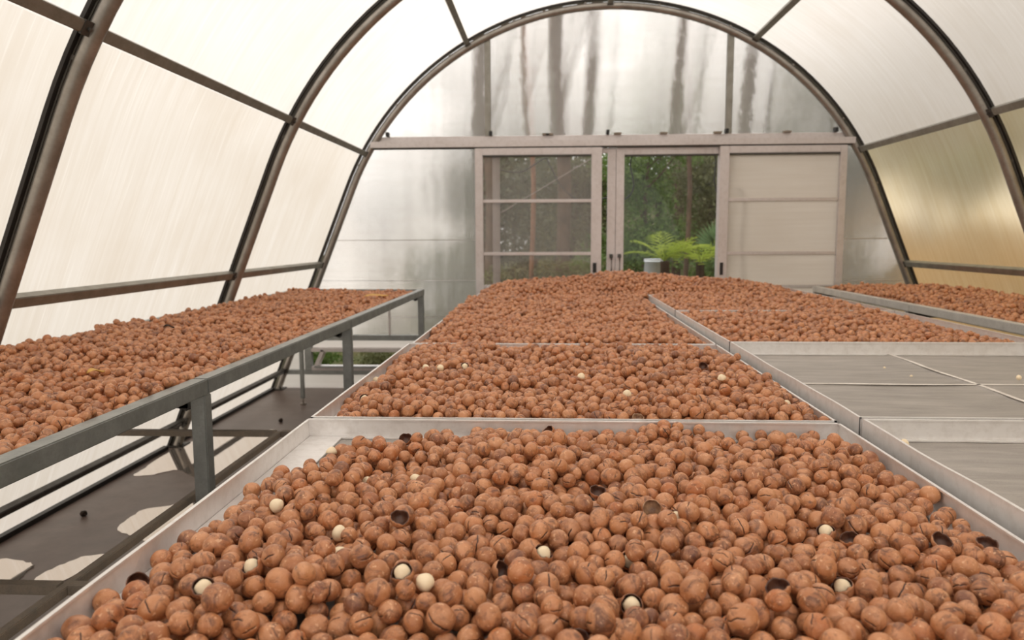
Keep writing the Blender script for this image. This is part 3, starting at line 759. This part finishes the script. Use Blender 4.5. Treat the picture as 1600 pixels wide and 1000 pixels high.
def towards_cam(p, az=0, el=.0):
    v = (Vector((0, 0, CZ))-Vector(p)).normalized(); q = v.to_track_quat('Z', 'Y')
    return q @ Euler((el, az, 0)).to_quaternion()
SP = [  # px, py, kind, label, tilt
 (300, 915, 'cracked', 'split nut showing a cream kernel, near the bottom left edge of the heap', (-.5, .2)),
 (632, 812, 'open', 'empty dark half shell lying open, left of the middle of the nearest tray', (-.75, .2)),
 (1028, 790, 'openpale', 'empty half shell with a pale lining, facing up towards the viewer', (.1, .1)),
 (523, 834, 'kernel', 'bare cream kernel, upper one of a touching pair in the nearest tray', (0, 0)),
 (530, 852, 'kernel', 'bare cream kernel, lower one of a touching pair in the nearest tray', (.4, .8)),
 (664, 908, 'kernel', 'egg-shaped cream kernel standing between brown nuts, bottom left of centre', (0, 0)),
 (636, 902, 'cracked', 'broken shell with a sliver of white kernel, just left of the egg-shaped kernel', (-.6, -.4)),
 (975, 938, 'cracked', 'split nut with a broad cream kernel, bottom centre', (-.1, .1)),
 (978, 872, 'cracked', 'nut with its cap off and a pale kernel inside, right of centre', (-.2, .5)),
 (1200, 925, 'open', 'gaping dark empty shell at the bottom, right of centre', (-.8, -.5)),
 (1322, 922, 'cracked', 'nut with a white-edged broken shell rim, bottom right area', (-.7, -.6)),
 (1295, 834, 'cracked', 'nut with a small white patch of kernel, right half of the nearest tray', (-.9, -.3)),
 (775, 905, 'open', 'small dark broken shell standing on edge near the bottom centre', (-.4, .9)),
 (1058, 806, 'cracked', 'cracked nut with a kernel chip beside the pale-lined half shell', (-.7, .3)),
 (433, 796, 'kernel', 'small cream kernel chip on the left slope of the nearest heap', (0, 0)),
 (514, 706, 'halfk', 'flat cream kernel piece in the back left corner of the nearest tray', (0, 0)),
 (625, 688, 'open', 'broken dark shell by the first crossbar, left of centre', (-.7, -.3)),
 (828, 666, 'openpale', 'hollow shell ring lying against the first crossbar', (-.7, .3)),
 (866, 672, 'open', 'splintered shell piece just right of the hollow ring at the first crossbar', (-.5, -.8)),
 (570, 746, 'kernel', 'round pale kernel in the back left part of the nearest tray', (0, 0)),
 (643, 742, 'kernel', 'pale kernel low between nuts, a little right of the round pale kernel', (0, 0)),
 (917, 984, 'open', 'dark open shell at the very bottom edge, near the centre', (-.8, .8)),
 (210, 884, 'open', 'curved shell fragment leaning on the left tray flange', (-.5, .3)),
 (405, 884, 'cracked', 'nut half out of its shell on the left slope, cream kernel low', (-.8, -.9)),
 (857, 868, 'cracked', 'nut with a sliver of kernel at its side, middle of the nearest tray', (-.8, .8)),
 (925, 776, 'open', 'upturned shell cap on the heap in the middle of the nearest tray', (-.9, .2)),
 (1318, 843, 'open', 'broken shell with a dark mouth on the right half of the heap', (-.9, -.2)),
 (1475, 845, 'open', 'cracked nut shell with raised lip near the right flange', (-.8, .5)),
 (1578, 830, 'open', 'shell with a gaping seam by the right flange near the picture edge', (-.9, .3)),
 (992, 652, 'openpale', 'flattened shell ring with pale edges lying behind the first crossbar', (-.9, 0)),
 (1128, 592, 'halfk', 'bright cream kernel piece in the second tray, right half', (0, 0)),
 (980, 618, 'halfk', 'small cream kernel flake in the second tray, centre', (0, 0)),
 (912, 597, 'halfk', 'tiny kernel flake in the second tray, left of centre', (0, 0)),
 (587, 580, 'kernel', 'pale kernel at the left edge of the second tray', (0, 0)),
 (572, 617, 'cracked', 'split nut with a white kernel near the left edge of the second tray', (-.5, 0)),
 (685, 554, 'kernel', 'pale kernel far back in the second tray on the left', (0, 0)),
 (672, 574, 'kernel', 'small pale kernel in the second tray, in front of the far pale one', (0, 0)),
 (1236, 631, 'kernel', 'cream kernel near the right corner of the second tray', (0, 0)),
 (1095, 568, 'open', 'dark broken shell far back in the second tray, right half', (-.6, .2)),
 (733, 558, 'cracked', 'cracked nut with dark mouth far back in the second tray', (-.6, .2)),
]
for k, (x, y, kind, lab, (el, az)) in enumerate(SP):
    h = hit(x, y)
    if h is None: continue
    taken.add(h); c = tuple(P[h]); k < len(SHORT) and LM.append((px[h], py[h], SHORT[k])); q = towards_cam(c, az, el)
    if kind == 'kernel':
        o = bpy.data.objects.new('kernel', KM[k % 3 if k % 3 != 1 else 0]); COL.objects.link(o); o.location = c
        o.scale = (NR*.76,)*3; o.rotation_mode = 'QUATERNION'; o.rotation_quaternion = Euler((el+.5, az, k)).to_quaternion(); tag(o, lab, 'kernel')
    elif kind == 'halfk':
        o = bpy.data.objects.new('kernel', KM[1]); COL.objects.link(o); o.location = (c[0], c[1], c[2]+NR*.25)
        o.scale = (NR*.82,)*3; o.rotation_euler = (.25, .2, k); tag(o, lab, 'kernel')
    else:
        e = empty('cracked_nut' if kind == 'cracked' else 'open_shell', c, lab, 'nut' if kind == 'cracked' else 'shell')
        e.rotation_mode = 'QUATERNION'; e.rotation_quaternion = q
        so = shell_obj('shell', .62 if kind == 'cracked' else .56, .07, k, MT['shell_in'] if kind == 'openpale' else MT['shell_dark'], e)
        if kind == 'cracked':
            ko = bpy.data.objects.new('kernel', KM[0]); COL.objects.link(ko); ko.parent = e; ko.scale = (NR*.74,)*3; ko['label'] = 'cream kernel'
# loose kernels on the empty trays
def ray_at(x, y, z):
    d = fw+rr*((x-800)/F)-uu*((y-500)/F); return Vector((0, 0, CZ))+d*((z-CZ)/d.z)
for x, y, s, hk, lab in ((1461, 676, .011, 0, 'cream kernel piece leaning at the crossbar between the two empty trays'),
                         (1413, 692, .009, 1, 'cream kernel half on the nearest empty tray by its left flange'),
                         (1592, 592, .007, 0, 'small cream kernel alone at the right side of the second empty tray'),
                         (1168, 546, .008, 0, 'pale kernel in the far left corner of the second empty tray'),
                         (1424, 587, .004, 1, 'tiny white kernel crumb in the middle of the second empty tray'),
                         (1382, 574, .004, 1, 'tiny white kernel crumb nearer the far crossbar of the second empty tray')):
    p = ray_at(x, y, RF+.006); o = bpy.data.objects.new('kernel', KM[1 if hk else 0]); COL.objects.link(o)
    o.location = (p.x, p.y, RF+.003+(s if not hk else .001)*.9); o.scale = (s,)*3; o.rotation_euler = (.1, .1, x); tag(o, lab, 'kernel')
# leaves and husks on the left bench
def leaf_obj(name, p, L, W, rz, mat, lab, tilt=.15):
    m = MB(); n = 8
    for i in range(n+1):
        t = i/n; w = W*math.sin(math.pi*min(1, t*.96+.03))**.8; z = .006*math.sin(t*5)+.004
        m.v += [(L*(t-.5), -w/2, z+.003), (L*(t-.5), 0, z-.001), (L*(t-.5), w/2, z+.004)]
    for i in range(n):
        a = 3*i; m.f += [(a, a+3, a+4, a+1), (a+1, a+4, a+5, a+2)]
    o = m.build(name, mat, smooth=True); sm = o.modifiers.new('thick', 'SOLIDIFY'); sm.thickness = .0008
    o.location = p; o.rotation_euler = (tilt, -.05, rz); return tag(o, lab, 'leaf')
p = ray_at(588, 463, .925); leaf_obj('dry_leaf', p, .16, .05, .5, MT['leaf_dry'], 'yellow dried leaf lying on the far end of the left bench')
p = ray_at(493, 453, .93); leaf_obj('red_leaf', p, .07, .03, .2, MT['red'], 'small red leaf on the far end of the left bench')
p = ray_at(150, 583, .925); leaf_obj('dry_leaf', p, .05, .022, 1.1, MT['leaf_dry'], 'small dried leaf among nuts at mid left bench')
p = ray_at(264, 512, .93); leaf_obj('dark_leaf', p, .04, .02, .6, MT['debris'], 'small dark leaf on the wall side of the left bench')

# the 300 nuts that show largest, each an object
order = [int(k) for k in ids[np.argsort(-cnt)] if int(k) not in taken][:300]
LOOK = {0: 'smooth brown nut', 5: 'smooth brown nut', 9: 'smooth brown nut', 3: 'twice-cracked nut', 7: 'twice-cracked nut'}
NUM = ['', 'one', 'two', 'three', 'four', 'five', 'six', 'seven', 'eight', 'nine', 'ten', 'eleven', 'twelve']
used = set()
def nut_label(k, look):
    """place of a nut counted in nut-widths from the nearest landmark"""
    w = 2*rad[k]; cand = sorted(LM, key=lambda q: math.hypot(px[k]-q[0], py[k]-q[1]))
    for lx, ly, nm in cand[:12]:
        dx, dy = (px[k]-lx)/w, (py[k]-ly)/w; a, b = round(abs(dx)), round(abs(dy))
        if max(a, b) > 12: continue
        if a == 0 and b == 0: t = 'touching'
        else:
            h = NUM[a]+(' left of' if dx < 0 else ' right of') if a else ''; v = NUM[b]+(' behind' if dy < 0 else ' in front of') if b else ''
            t = h+(' and ' if h and v else '')+v if not (h and v) else h.replace(' of', '')+', '+v
        L = look+' '+t+' the '+nm
        if L not in used and len(L.replace('-', ' ').split()) <= 16: used.add(L); return L
    return look+' near the front of the nearest tray'
for n_, k in enumerate(order):
    v = R.choice((0, 1, 1, 2, 3, 3, 4, 5, 6, 7, 8, 6))
    o = bpy.data.objects.new('macadamia_nut', NUTS[v]); COL.objects.link(o)
    o.location = P[k]; s = R.uniform(.86, 1.16)
    o.scale = (s, s, s); o.rotation_euler = (R.uniform(0, 6.28), R.uniform(0, 6.28), R.uniform(0, 6.28))
    lk = 'large '+LOOK.get(v, 'brown nut') if s > 1.1 else 'small '+LOOK.get(v, 'brown nut') if s < .91 else LOOK.get(v, 'brown nut')
    tag(o, nut_label(k, lk), 'nut', 'nuts at the front of the nearest tray')
    taken.add(k)
# all other nuts: one object, instanced by geometry nodes
pc = bpy.data.collections.new('nut_kinds')
for me in NUTS:
    pc.objects.link(bpy.data.objects.new('macadamia_kind', me))
rest = np.array([i for i in range(len(P)) if i not in taken])
me = bpy.data.meshes.new('macadamia_heap'); me.from_pydata(P[rest].tolist(), [], [])
a = me.attributes.new('rot', 'FLOAT_VECTOR', 'POINT'); a.data.foreach_set('vector', RN.uniform(0, 6.28, len(rest)*3))
a = me.attributes.new('siz', 'FLOAT', 'POINT'); a.data.foreach_set('value', RN.uniform(.84, 1.17, len(rest)))
a = me.attributes.new('pick', 'INT', 'POINT'); a.data.foreach_set('value', RN.integers(0, 12, len(rest)))
heap = bpy.data.objects.new('macadamia_heap', me); COL.objects.link(heap)
tag(heap, 'thousands of brown macadamia nuts spread over the trays and both benches', 'nuts', kind='stuff')
me.materials.append(MT['nut'])
ng = bpy.data.node_groups.new('scatter_nuts', 'GeometryNodeTree')
ng.interface.new_socket('Geometry', in_out='INPUT', socket_type='NodeSocketGeometry'); ng.interface.new_socket('Geometry', in_out='OUTPUT', socket_type='NodeSocketGeometry')
N_ = ng.nodes; gi = N_.new('NodeGroupInput'); go = N_.new('NodeGroupOutput'); mp = N_.new('GeometryNodeMeshToPoints'); ip = N_.new('GeometryNodeInstanceOnPoints')
ci = N_.new('GeometryNodeCollectionInfo'); ci.inputs['Collection'].default_value = pc; ci.inputs['Separate Children'].default_value = True; ci.inputs['Reset Children'].default_value = True
def na(nm, ty): n = N_.new('GeometryNodeInputNamedAttribute'); n.data_type = ty; n.inputs['Name'].default_value = nm; return n.outputs['Attribute']
er = N_.new('FunctionNodeEulerToRotation')
L_ = ng.links.new
L_(gi.outputs[0], mp.inputs[0]); L_(mp.outputs[0], ip.inputs['Points']); L_(ci.outputs[0], ip.inputs['Instance']); ip.inputs['Pick Instance'].default_value = True
L_(na('pick', 'INT'), ip.inputs['Instance Index']); L_(na('rot', 'FLOAT_VECTOR'), er.inputs[0]); L_(er.outputs[0], ip.inputs['Rotation']); L_(na('siz', 'FLOAT'), ip.inputs['Scale'])
L_(ip.outputs[0], go.inputs[0])
md = heap.modifiers.new('scatter', 'NODES'); md.node_group = ng
print('NUTS', len(P), 'rest', len(rest), 'single', len(order), 'min count', cnt_d[order[-1]])

# ------------------------------------------------------------------ puddles and debris on the floor
def puddle(poly, lab, z=.003):
    """poly in photo pixels on the floor plane, turned into floor metres"""
    W = [ray_at(x, y, 0) for x, y in poly]; n = len(W); pts = []
    for i in range(n):
        p0, p1, p2, p3 = W[i-1], W[i], W[(i+1) % n], W[(i+2) % n]
        for k in range(5):
            t = k/5; q = .5*((2*p1)+(p2-p0)*t+(2*p0-5*p1+4*p2-p3)*t*t+(-p0+3*p1-3*p2+p3)*t**3); j = R.uniform(-.006, .006)
            pts.append((q.x+j, q.y+R.uniform(-.006, .006)))
    m = MB(); k = len(pts); m.v = [(x, y, z) for x, y in pts]+[(x, y, .0003) for x, y in pts]
    m.f = [tuple(range(k))]+[(i, k+i, k+(i+1) % k, (i+1) % k) for i in range(k)]
    o = m.build('puddle', MT['puddle']); return tag(o, lab, 'puddle')
puddle([(0, 876), (30, 877), (52, 884), (42, 894), (28, 906), (0, 925)], 'pale shallow puddle at the left picture edge on the dark floor')
puddle([(60, 900), (95, 884), (125, 872), (165, 866), (182, 868), (150, 885), (110, 903), (80, 915), (55, 915)], 'curved pale puddle beside the near floor rail')
puddle([(183, 829), (205, 808), (232, 795), (285, 787), (330, 770), (300, 810), (250, 850), (210, 838)], 'grey-white puddle left of the bench post')
puddle([(208, 744), (232, 728), (262, 706), (285, 696), (345, 676), (372, 680), (430, 672), (400, 700), (350, 740), (315, 752), (280, 735), (240, 742)], 'large puddle mirroring the foot of the second hoop')
for x, y, s, lab in ((131, 803, .016, 'small dark lump on the floor left of the bench post'), (439, 657, .016, 'small dark lump on the floor beyond the bench post')):
    p = ray_at(x, y, .01); bm = bmesh.new(); bmesh.ops.create_icosphere(bm, subdivisions=2, radius=s)
    for v in bm.verts: v.co *= R.uniform(.8, 1.15)
    me = bpy.data.meshes.new('debris_lump'); bm.to_mesh(me); bm.free(); me.materials.append(MT['debris']); o = bpy.data.objects.new('debris_lump', me); COL.objects.link(o)
    o.location = (p.x, p.y, s*.8); tag(o, lab, 'debris')

# ------------------------------------------------------------------ outside
gm = MB(); n = 40
for j in range(n+1):
    for i in range(n+1):
        x = -40+80*i/n; y = -20+80*j/n
        inside = -3.4 < x < 4.4 and y < 6.4
        b = 0
        if x > 4.6: b = 1.9*min(1, (x-4.6)/1.8)+.22*(x-4.6)*.6
        if x < -6: b = .0
        if y > 15 and x > -2: b = max(b, (y-15)*.14*min(1, (x+2)/3))
        gm.v.append((x, y, -.08+(0 if inside else b)+.05*math.sin(x*1.3)*math.sin(y*.9)*(0 if inside or abs(x) < 5 and y < 8 else 1)))
for j in range(n):
    for i in range(n): gm.f.append((j*(n+1)+i, j*(n+1)+i+1, (j+1)*(n+1)+i+1, (j+1)*(n+1)+i))
tag(gm.build('ground', MT['ground'], smooth=True), 'rough ground outside rising to a wooded slope', 'ground', kind='structure')
tag(MB().box(-16, -1.8, 9.2, 19, -.1, -.02).build('bounce_ground', MT['bounce_ground']), 'added pale ground sheet outside, brightening the left end panel', 'bounce_ground', kind='structure')  # pale sheet added on the ground to brighten the left end panel
# clay bank close along the right side
bk = MB(); n1, n2 = 60, 14
for i in range(n1+1):
    y = -6+18*i/n1
    for j in range(n2+1):
        t = j/n2; x = 3.75+2.6*t; z = -.1+3.3*(t**.55)*(.75+.25*math.sin(y*.8))*min(1, .62+abs(9.5-y)/7)+.05*math.sin(y*5+t*9)
        bk.v.append((x, y, z))
for i in range(n1):
    for j in range(n2): bk.f.append((i*(n2+1)+j, i*(n2+1)+j+1, (i+1)*(n2+1)+j+1, (i+1)*(n2+1)+j))
tag(bk.build('earth_bank', MT['soil'], smooth=True), 'ochre earth bank just outside the right wall', 'bank', kind='structure')

def leaf_cloud(blobs, n, size, seed, asp=.45):
    rnd = np.random.default_rng(seed); m = MB(); V = []; Fc = []
    for _ in range(n):
        b = blobs[rnd.integers(len(blobs))]
        d = rnd.normal(size=3); d /= np.linalg.norm(d); r_ = rnd.random()**.4
        c = np.array(b[0])+d*np.array(b[1])*r_
        u = rnd.normal(size=3); u /= np.linalg.norm(u); w = np.cross(u, rnd.normal(size=3)); w /= np.linalg.norm(w)
        s = size*rnd.uniform(.6, 1.3); o = len(V)
        V += [tuple(c-u*s/2), tuple(c+w*s*asp/2), tuple(c+u*s/2), tuple(c-w*s*asp/2)]; Fc.append((o, o+1, o+2, o+3))
    m.v = V; m.f = Fc; return m
TREES = []
def tree_meshes(k, mat):
    rnd = random.Random(k); H = (5.2, 6.5, 4.2, 7.5)[k % 4]
    blobs = []
    for i in range(16):
        z = H*(.22+.75*rnd.random()); s = .55+.7*(1-abs(z/H-.6))
        blobs.append(((rnd.gauss(0, .75), rnd.gauss(0, .75), z), (s*.9, s*.9, s*.7)))
    cr = leaf_cloud(blobs, 11000, .15, k)
    me = bpy.data.meshes.new('foliage'); me.from_pydata(cr.v, [], cr.f); me.materials.append(mat)
    tr = MB(); b = [(0, 0, -.3), (.06*rnd.uniform(-1, 1), .05, H*.3), (.2*rnd.uniform(-1, 1), 0, H*.6), (.3*rnd.uniform(-1, 1), 0, H*.95)]
    tr.tube(b, [.13, .1, .07, .02], 8)
    for i in range(5):
        z = H*(.35+.1*i); t = rnd.random()*6.28; tr.tube([(b[1][0]*.5, 0, z), (math.cos(t)*.5, math.sin(t)*.5, z+.5), (math.cos(t)*1.0, math.sin(t)*1.0, z+1.1)], [.05, .03, .012], 6)
    me2 = bpy.data.meshes.new('trunk'); me2.from_pydata(tr.v, [], tr.f); me2.materials.append(MT['bark'])
    return me, me2
TREES = [tree_meshes(0, MT['leaf_olive']), tree_meshes(1, MT['leaf_green']), tree_meshes(2, MT['leaf_grey']), tree_meshes(3, MT['leaf_olive'])]
TXT = ['olive-leaved tree', 'green leafy tree', 'short greyish tree', 'tall olive tree']
def gz(x, y): return -.08+((y-15)*.14*min(1, (x+2)/3) if y > 15 and x > -2 else 0)+(0 if x <= 4.6 else 1.9*min(1, (x-4.6)/1.8)+.13*(x-4.6))
spots = [(-1.1, 14.5, 2, .85), (.5, 15.5, 0, .6), (1.7, 13.2, 1, .52), (3.1, 15.0, 0, .62), (4.3, 12.2, 2, .75), (-.4, 22, 3, .8), (2.9, 20, 1, .8), (-.9, 19, 0, .42),
         (-3.6, 16, 2, .32), (-6.2, 18, 0, .35), (6.2, 16.5, 3, .75), (10.0, 13.5, 1, .8), (6.6, 9.6, 2, .95), (11.6, 8.5, 0, 1.0), (7.0, 5.6, 1, .85), (7.4, 1.6, 0, 1.0), (10.0, 18, 1, .9),
         (-9.6, 20, 1, .5), (5.8, 21, 0, .72), (-4.2, 22, 3, .3), (13, 23, 3, .8), (-2.5, 25, 2, .4), (-.6, 28, 1, .4), (5.2, 28, 3, .6), (7.6, 25, 2, .7), (7.6, -2.4, 1, .9)]
where = ['outside, nearest behind the left door glass', 'outside behind the closed door stiles', 'outside, nearest in the clear opening', 'outside at the right of the clear opening', 'outside behind the cloudy right door',
         'far back in the middle of the wood', 'far back behind the clear opening', 'far back behind the left door glass', 'outside left of the doors', 'outside far behind the left end panel', 'outside behind the right edge of the right door',
         'outside beyond the right corner', 'on the bank near the right corner', 'high on the bank beyond the right corner', 'on the bank outside the right wall', 'on the bank outside, nearest the camera', 'far beyond the right corner',
         'at the far left of the wood', 'far behind the right door', 'at the far left, deep in the wood', 'at the far right edge of the wood', 'deepest, behind the clear opening', 'deepest, behind the left door', 'deepest, behind the right door', 'deepest at the right', 'on the bank outside the right wall, behind the camera']
for (x, y, k, s), w in zip(spots, where):
    e = empty('tree', (x, y, gz(x, y)), TXT[k]+' '+w, 'tree', 'trees of the wood outside'); e.scale = (s,)*3; e.rotation_euler = (0, 0, R.random()*6)
    for me in TREES[k]:
        o = bpy.data.objects.new(me.name, me); COL.objects.link(o); o.parent = e
        if me.name.startswith('foliage'): o['kind'] = 'stuff'
# bare trunks seen through the left door
for x, y, r_, mt, lab in ((-.28, 9.5, .03, 'bark_red', 'reddish bare trunk seen through the left door glass'), (.12, 10, .09, 'bark', 'grey bare trunk seen through the left door glass'),
                          (-.95, 11, .06, 'bark', 'bare trunk behind the left stile of the left door'), (1.95, 11, .035, 'bark', 'forked dark trunk at the top of the clear opening'), (-1.3, 14, .1, 'bark', 'tall bare trunk behind the left end panel'),
                          (.9, 17, .12, 'bark', 'tall bare trunk behind the middle of the upper end panel'), (2.75, 16.5, .1, 'bark', 'bare trunk behind the upper end panel, above the clear opening'),
                          (4.4, 17, .13, 'bark', 'thick bare trunk behind the right door')):
    m = MB().tube(curve_pts([(x, y, -.1), (x+.08, y, 2), (x-.05, y, 4.2), (x+.2, y, 7)], 4), r_, 8)
    m.tube([(x, y, 3.4), (x+.5, y, 5), (x+.7, y, 6.6)], [r_*.6, r_*.4, .01], 6)
    tag(m.build('bare_tree', MT[mt], smooth=True), lab, 'tree')
# shrubs
def shrub_mesh(k, mat):
    rnd = random.Random(50+k); cr = leaf_cloud([((rnd.gauss(0, .35), rnd.gauss(0, .3), .35+.5*rnd.random()), (.4, .4, .35)) for _ in range(8)], 2600, .09, 50+k)
    me = bpy.data.meshes.new('foliage'); me.from_pydata(cr.v, [], cr.f); me.materials.append(mat)
    tr = MB()
    for i in range(5):
        t = i*1.3; tr.tube([(0, 0, -.05), (math.cos(t)*.2, math.sin(t)*.2, .4), (math.cos(t)*.35, math.sin(t)*.35, .8)], [.02, .015, .006], 6)
    m2 = bpy.data.meshes.new('stem'); m2.from_pydata(tr.v, [], tr.f); m2.materials.append(MT['bark']); return me, m2
SH = [shrub_mesh(0, MT['leaf_green']), shrub_mesh(1, MT['leaf_olive'])]
for x, y, k, s, lab in ((-2.35, 7.35, 0, .42, 'low green shrub outside the left end of the vent opening'), (-1.65, 7.3, 1, .42, 'low olive shrub outside the middle of the vent opening'), (-.95, 7.4, 0, .42, 'low bright green shrub outside the right end of the vent opening'),
                        (.3, 9.6, 1, .95, 'pale olive shrub behind the left door glass'), (-1.3, 9.4, 1, .8, 'olive shrub low behind the left door glass'), (.75, 12.3, 0, 1.0, 'bright green shrub in the gap beside the door handles'),
                        (2.9, 11.5, 0, 1.1, 'green shrub behind the right door'), (4.0, 9.0, 1, .9, 'olive shrub outside the right end panel'),
                        (4.7, 7.2, 0, .7, 'green shrub on the earth bank'), (5.2, 3.6, 1, .8, 'olive shrub on the earth bank nearer the camera')):
    e = empty('shrub', (x, y, (-.22 if y < 7.45 else -.08) if x < 4.3 else 1.75), lab, 'shrub', 'shrubs outside the doors'); e.scale = (s,)*3; e.rotation_euler = (0, 0, x)
    for me in SH[k]:
        o = bpy.data.objects.new(me.name, me); COL.objects.link(o); o.parent = e
        if me.name.startswith('foliage'): o['kind'] = 'stuff'
# palms with fronds
def frond_mesh(L, droop, mat, fan=False, nl=22):
    m = MB()
    if fan:
        for i in range(nl):
            a = -1.3+2.6*i/(nl-1); w = .02; e = Vector((math.cos(a)*L, math.sin(a)*L, -.12*L*abs(a)))
            s = Vector((-math.sin(a), math.cos(a), 0))*w; b = Vector((0, 0, 0)); mid = e*.55
            m.add([b, mid+s, e, mid-s, mid+Vector((0, 0, .01))], [(0, 1, 4), (1, 2, 4), (2, 3, 4), (3, 0, 4)])
        m.tube([(-.5*L, 0, -.25*L), (0, 0, 0)], .008, 5)
    else:
        P_ = [Vector((L*t, 0, .35*L*t-droop*L*t*t)) for t in [i/10 for i in range(11)]]
        m.tube(P_, [.012-.009*i/10 for i in range(11)], 5)
        for i in range(nl):
            t = .15+.85*i/(nl-1); p = Vector((L*t, 0, .35*L*t-droop*L*t*t)); ll = L*.42*math.sin(math.pi*(.12+.8*t))
            for s in (-1, 1):
                d = Vector((.55, s*.85, -.18)).normalized(); e = p+d*ll; w = Vector((.85, -s*.5, 0))*.008; mid = p+d*ll*.45+Vector((0, 0, .02))
                m.add([p, mid+w, e, mid-w], [(0, 1, 2), (0, 2, 3)])
    me = bpy.data.meshes.new('frond'); me.from_pydata(m.v, [], m.f); me.materials.append(mat); return me
FM = [frond_mesh(.7, .5, MT['palm'], nl=9), frond_mesh(.9, .8, MT['palm'], nl=10), frond_mesh(.55, .3, MT['palm_dark'], True)]
def palm(x, y, z, k, n, lab, trunk_h, s=1., el=(.2, 1.1)):
    e = empty('palm', (x, y, -.08), lab, 'palm'); 
    t = MB().tube([(0, 0, 0), (.02, 0, trunk_h*.5), (0, 0, trunk_h)], [.07, .06, .05], 10).build('trunk', MT['bark'], None, smooth=True); t.parent = e
    for i in range(n):
        o = bpy.data.objects.new('frond', FM[k]); COL.objects.link(o); o.parent = e; o.location = (0, 0, trunk_h); o.scale = (s*R.uniform(.8, 1.1),)*3
        o.rotation_euler = Euler((R.uniform(-.2, .2), -R.uniform(*el), i*2.4+R.uniform(-.3, .3)))
palm(1.29, 8.4, 0, 0, 9, 'yellow-green cycad with stiff feathered fronds in the clear opening', 1.1, .62, (.3, 1.0))
palm(1.86, 9.3, 0, 1, 10, 'broad green palm drooping low at the right of the clear opening', 1.05, .72, (.3, .9))
palm(2.35, 10.4, 0, 2, 6, 'blue-green fan palm at the right edge of the clear opening', 1.2, .8, (.5, 1.3))
# white bin outside
b = MB(); b.tube([(1.24, 8.9, -.08), (1.24, 8.9, .4), (1.24, 8.9, 1.0)], [.14, .15, .11], 20); b.tube([(1.24, 8.9, 1.0), (1.24, 8.9, 1.03)], [.12, .118], 20)
tag(b.build('white_drum', MT['white'], smooth=True), 'white drum standing outside below the bright cycad', 'drum')
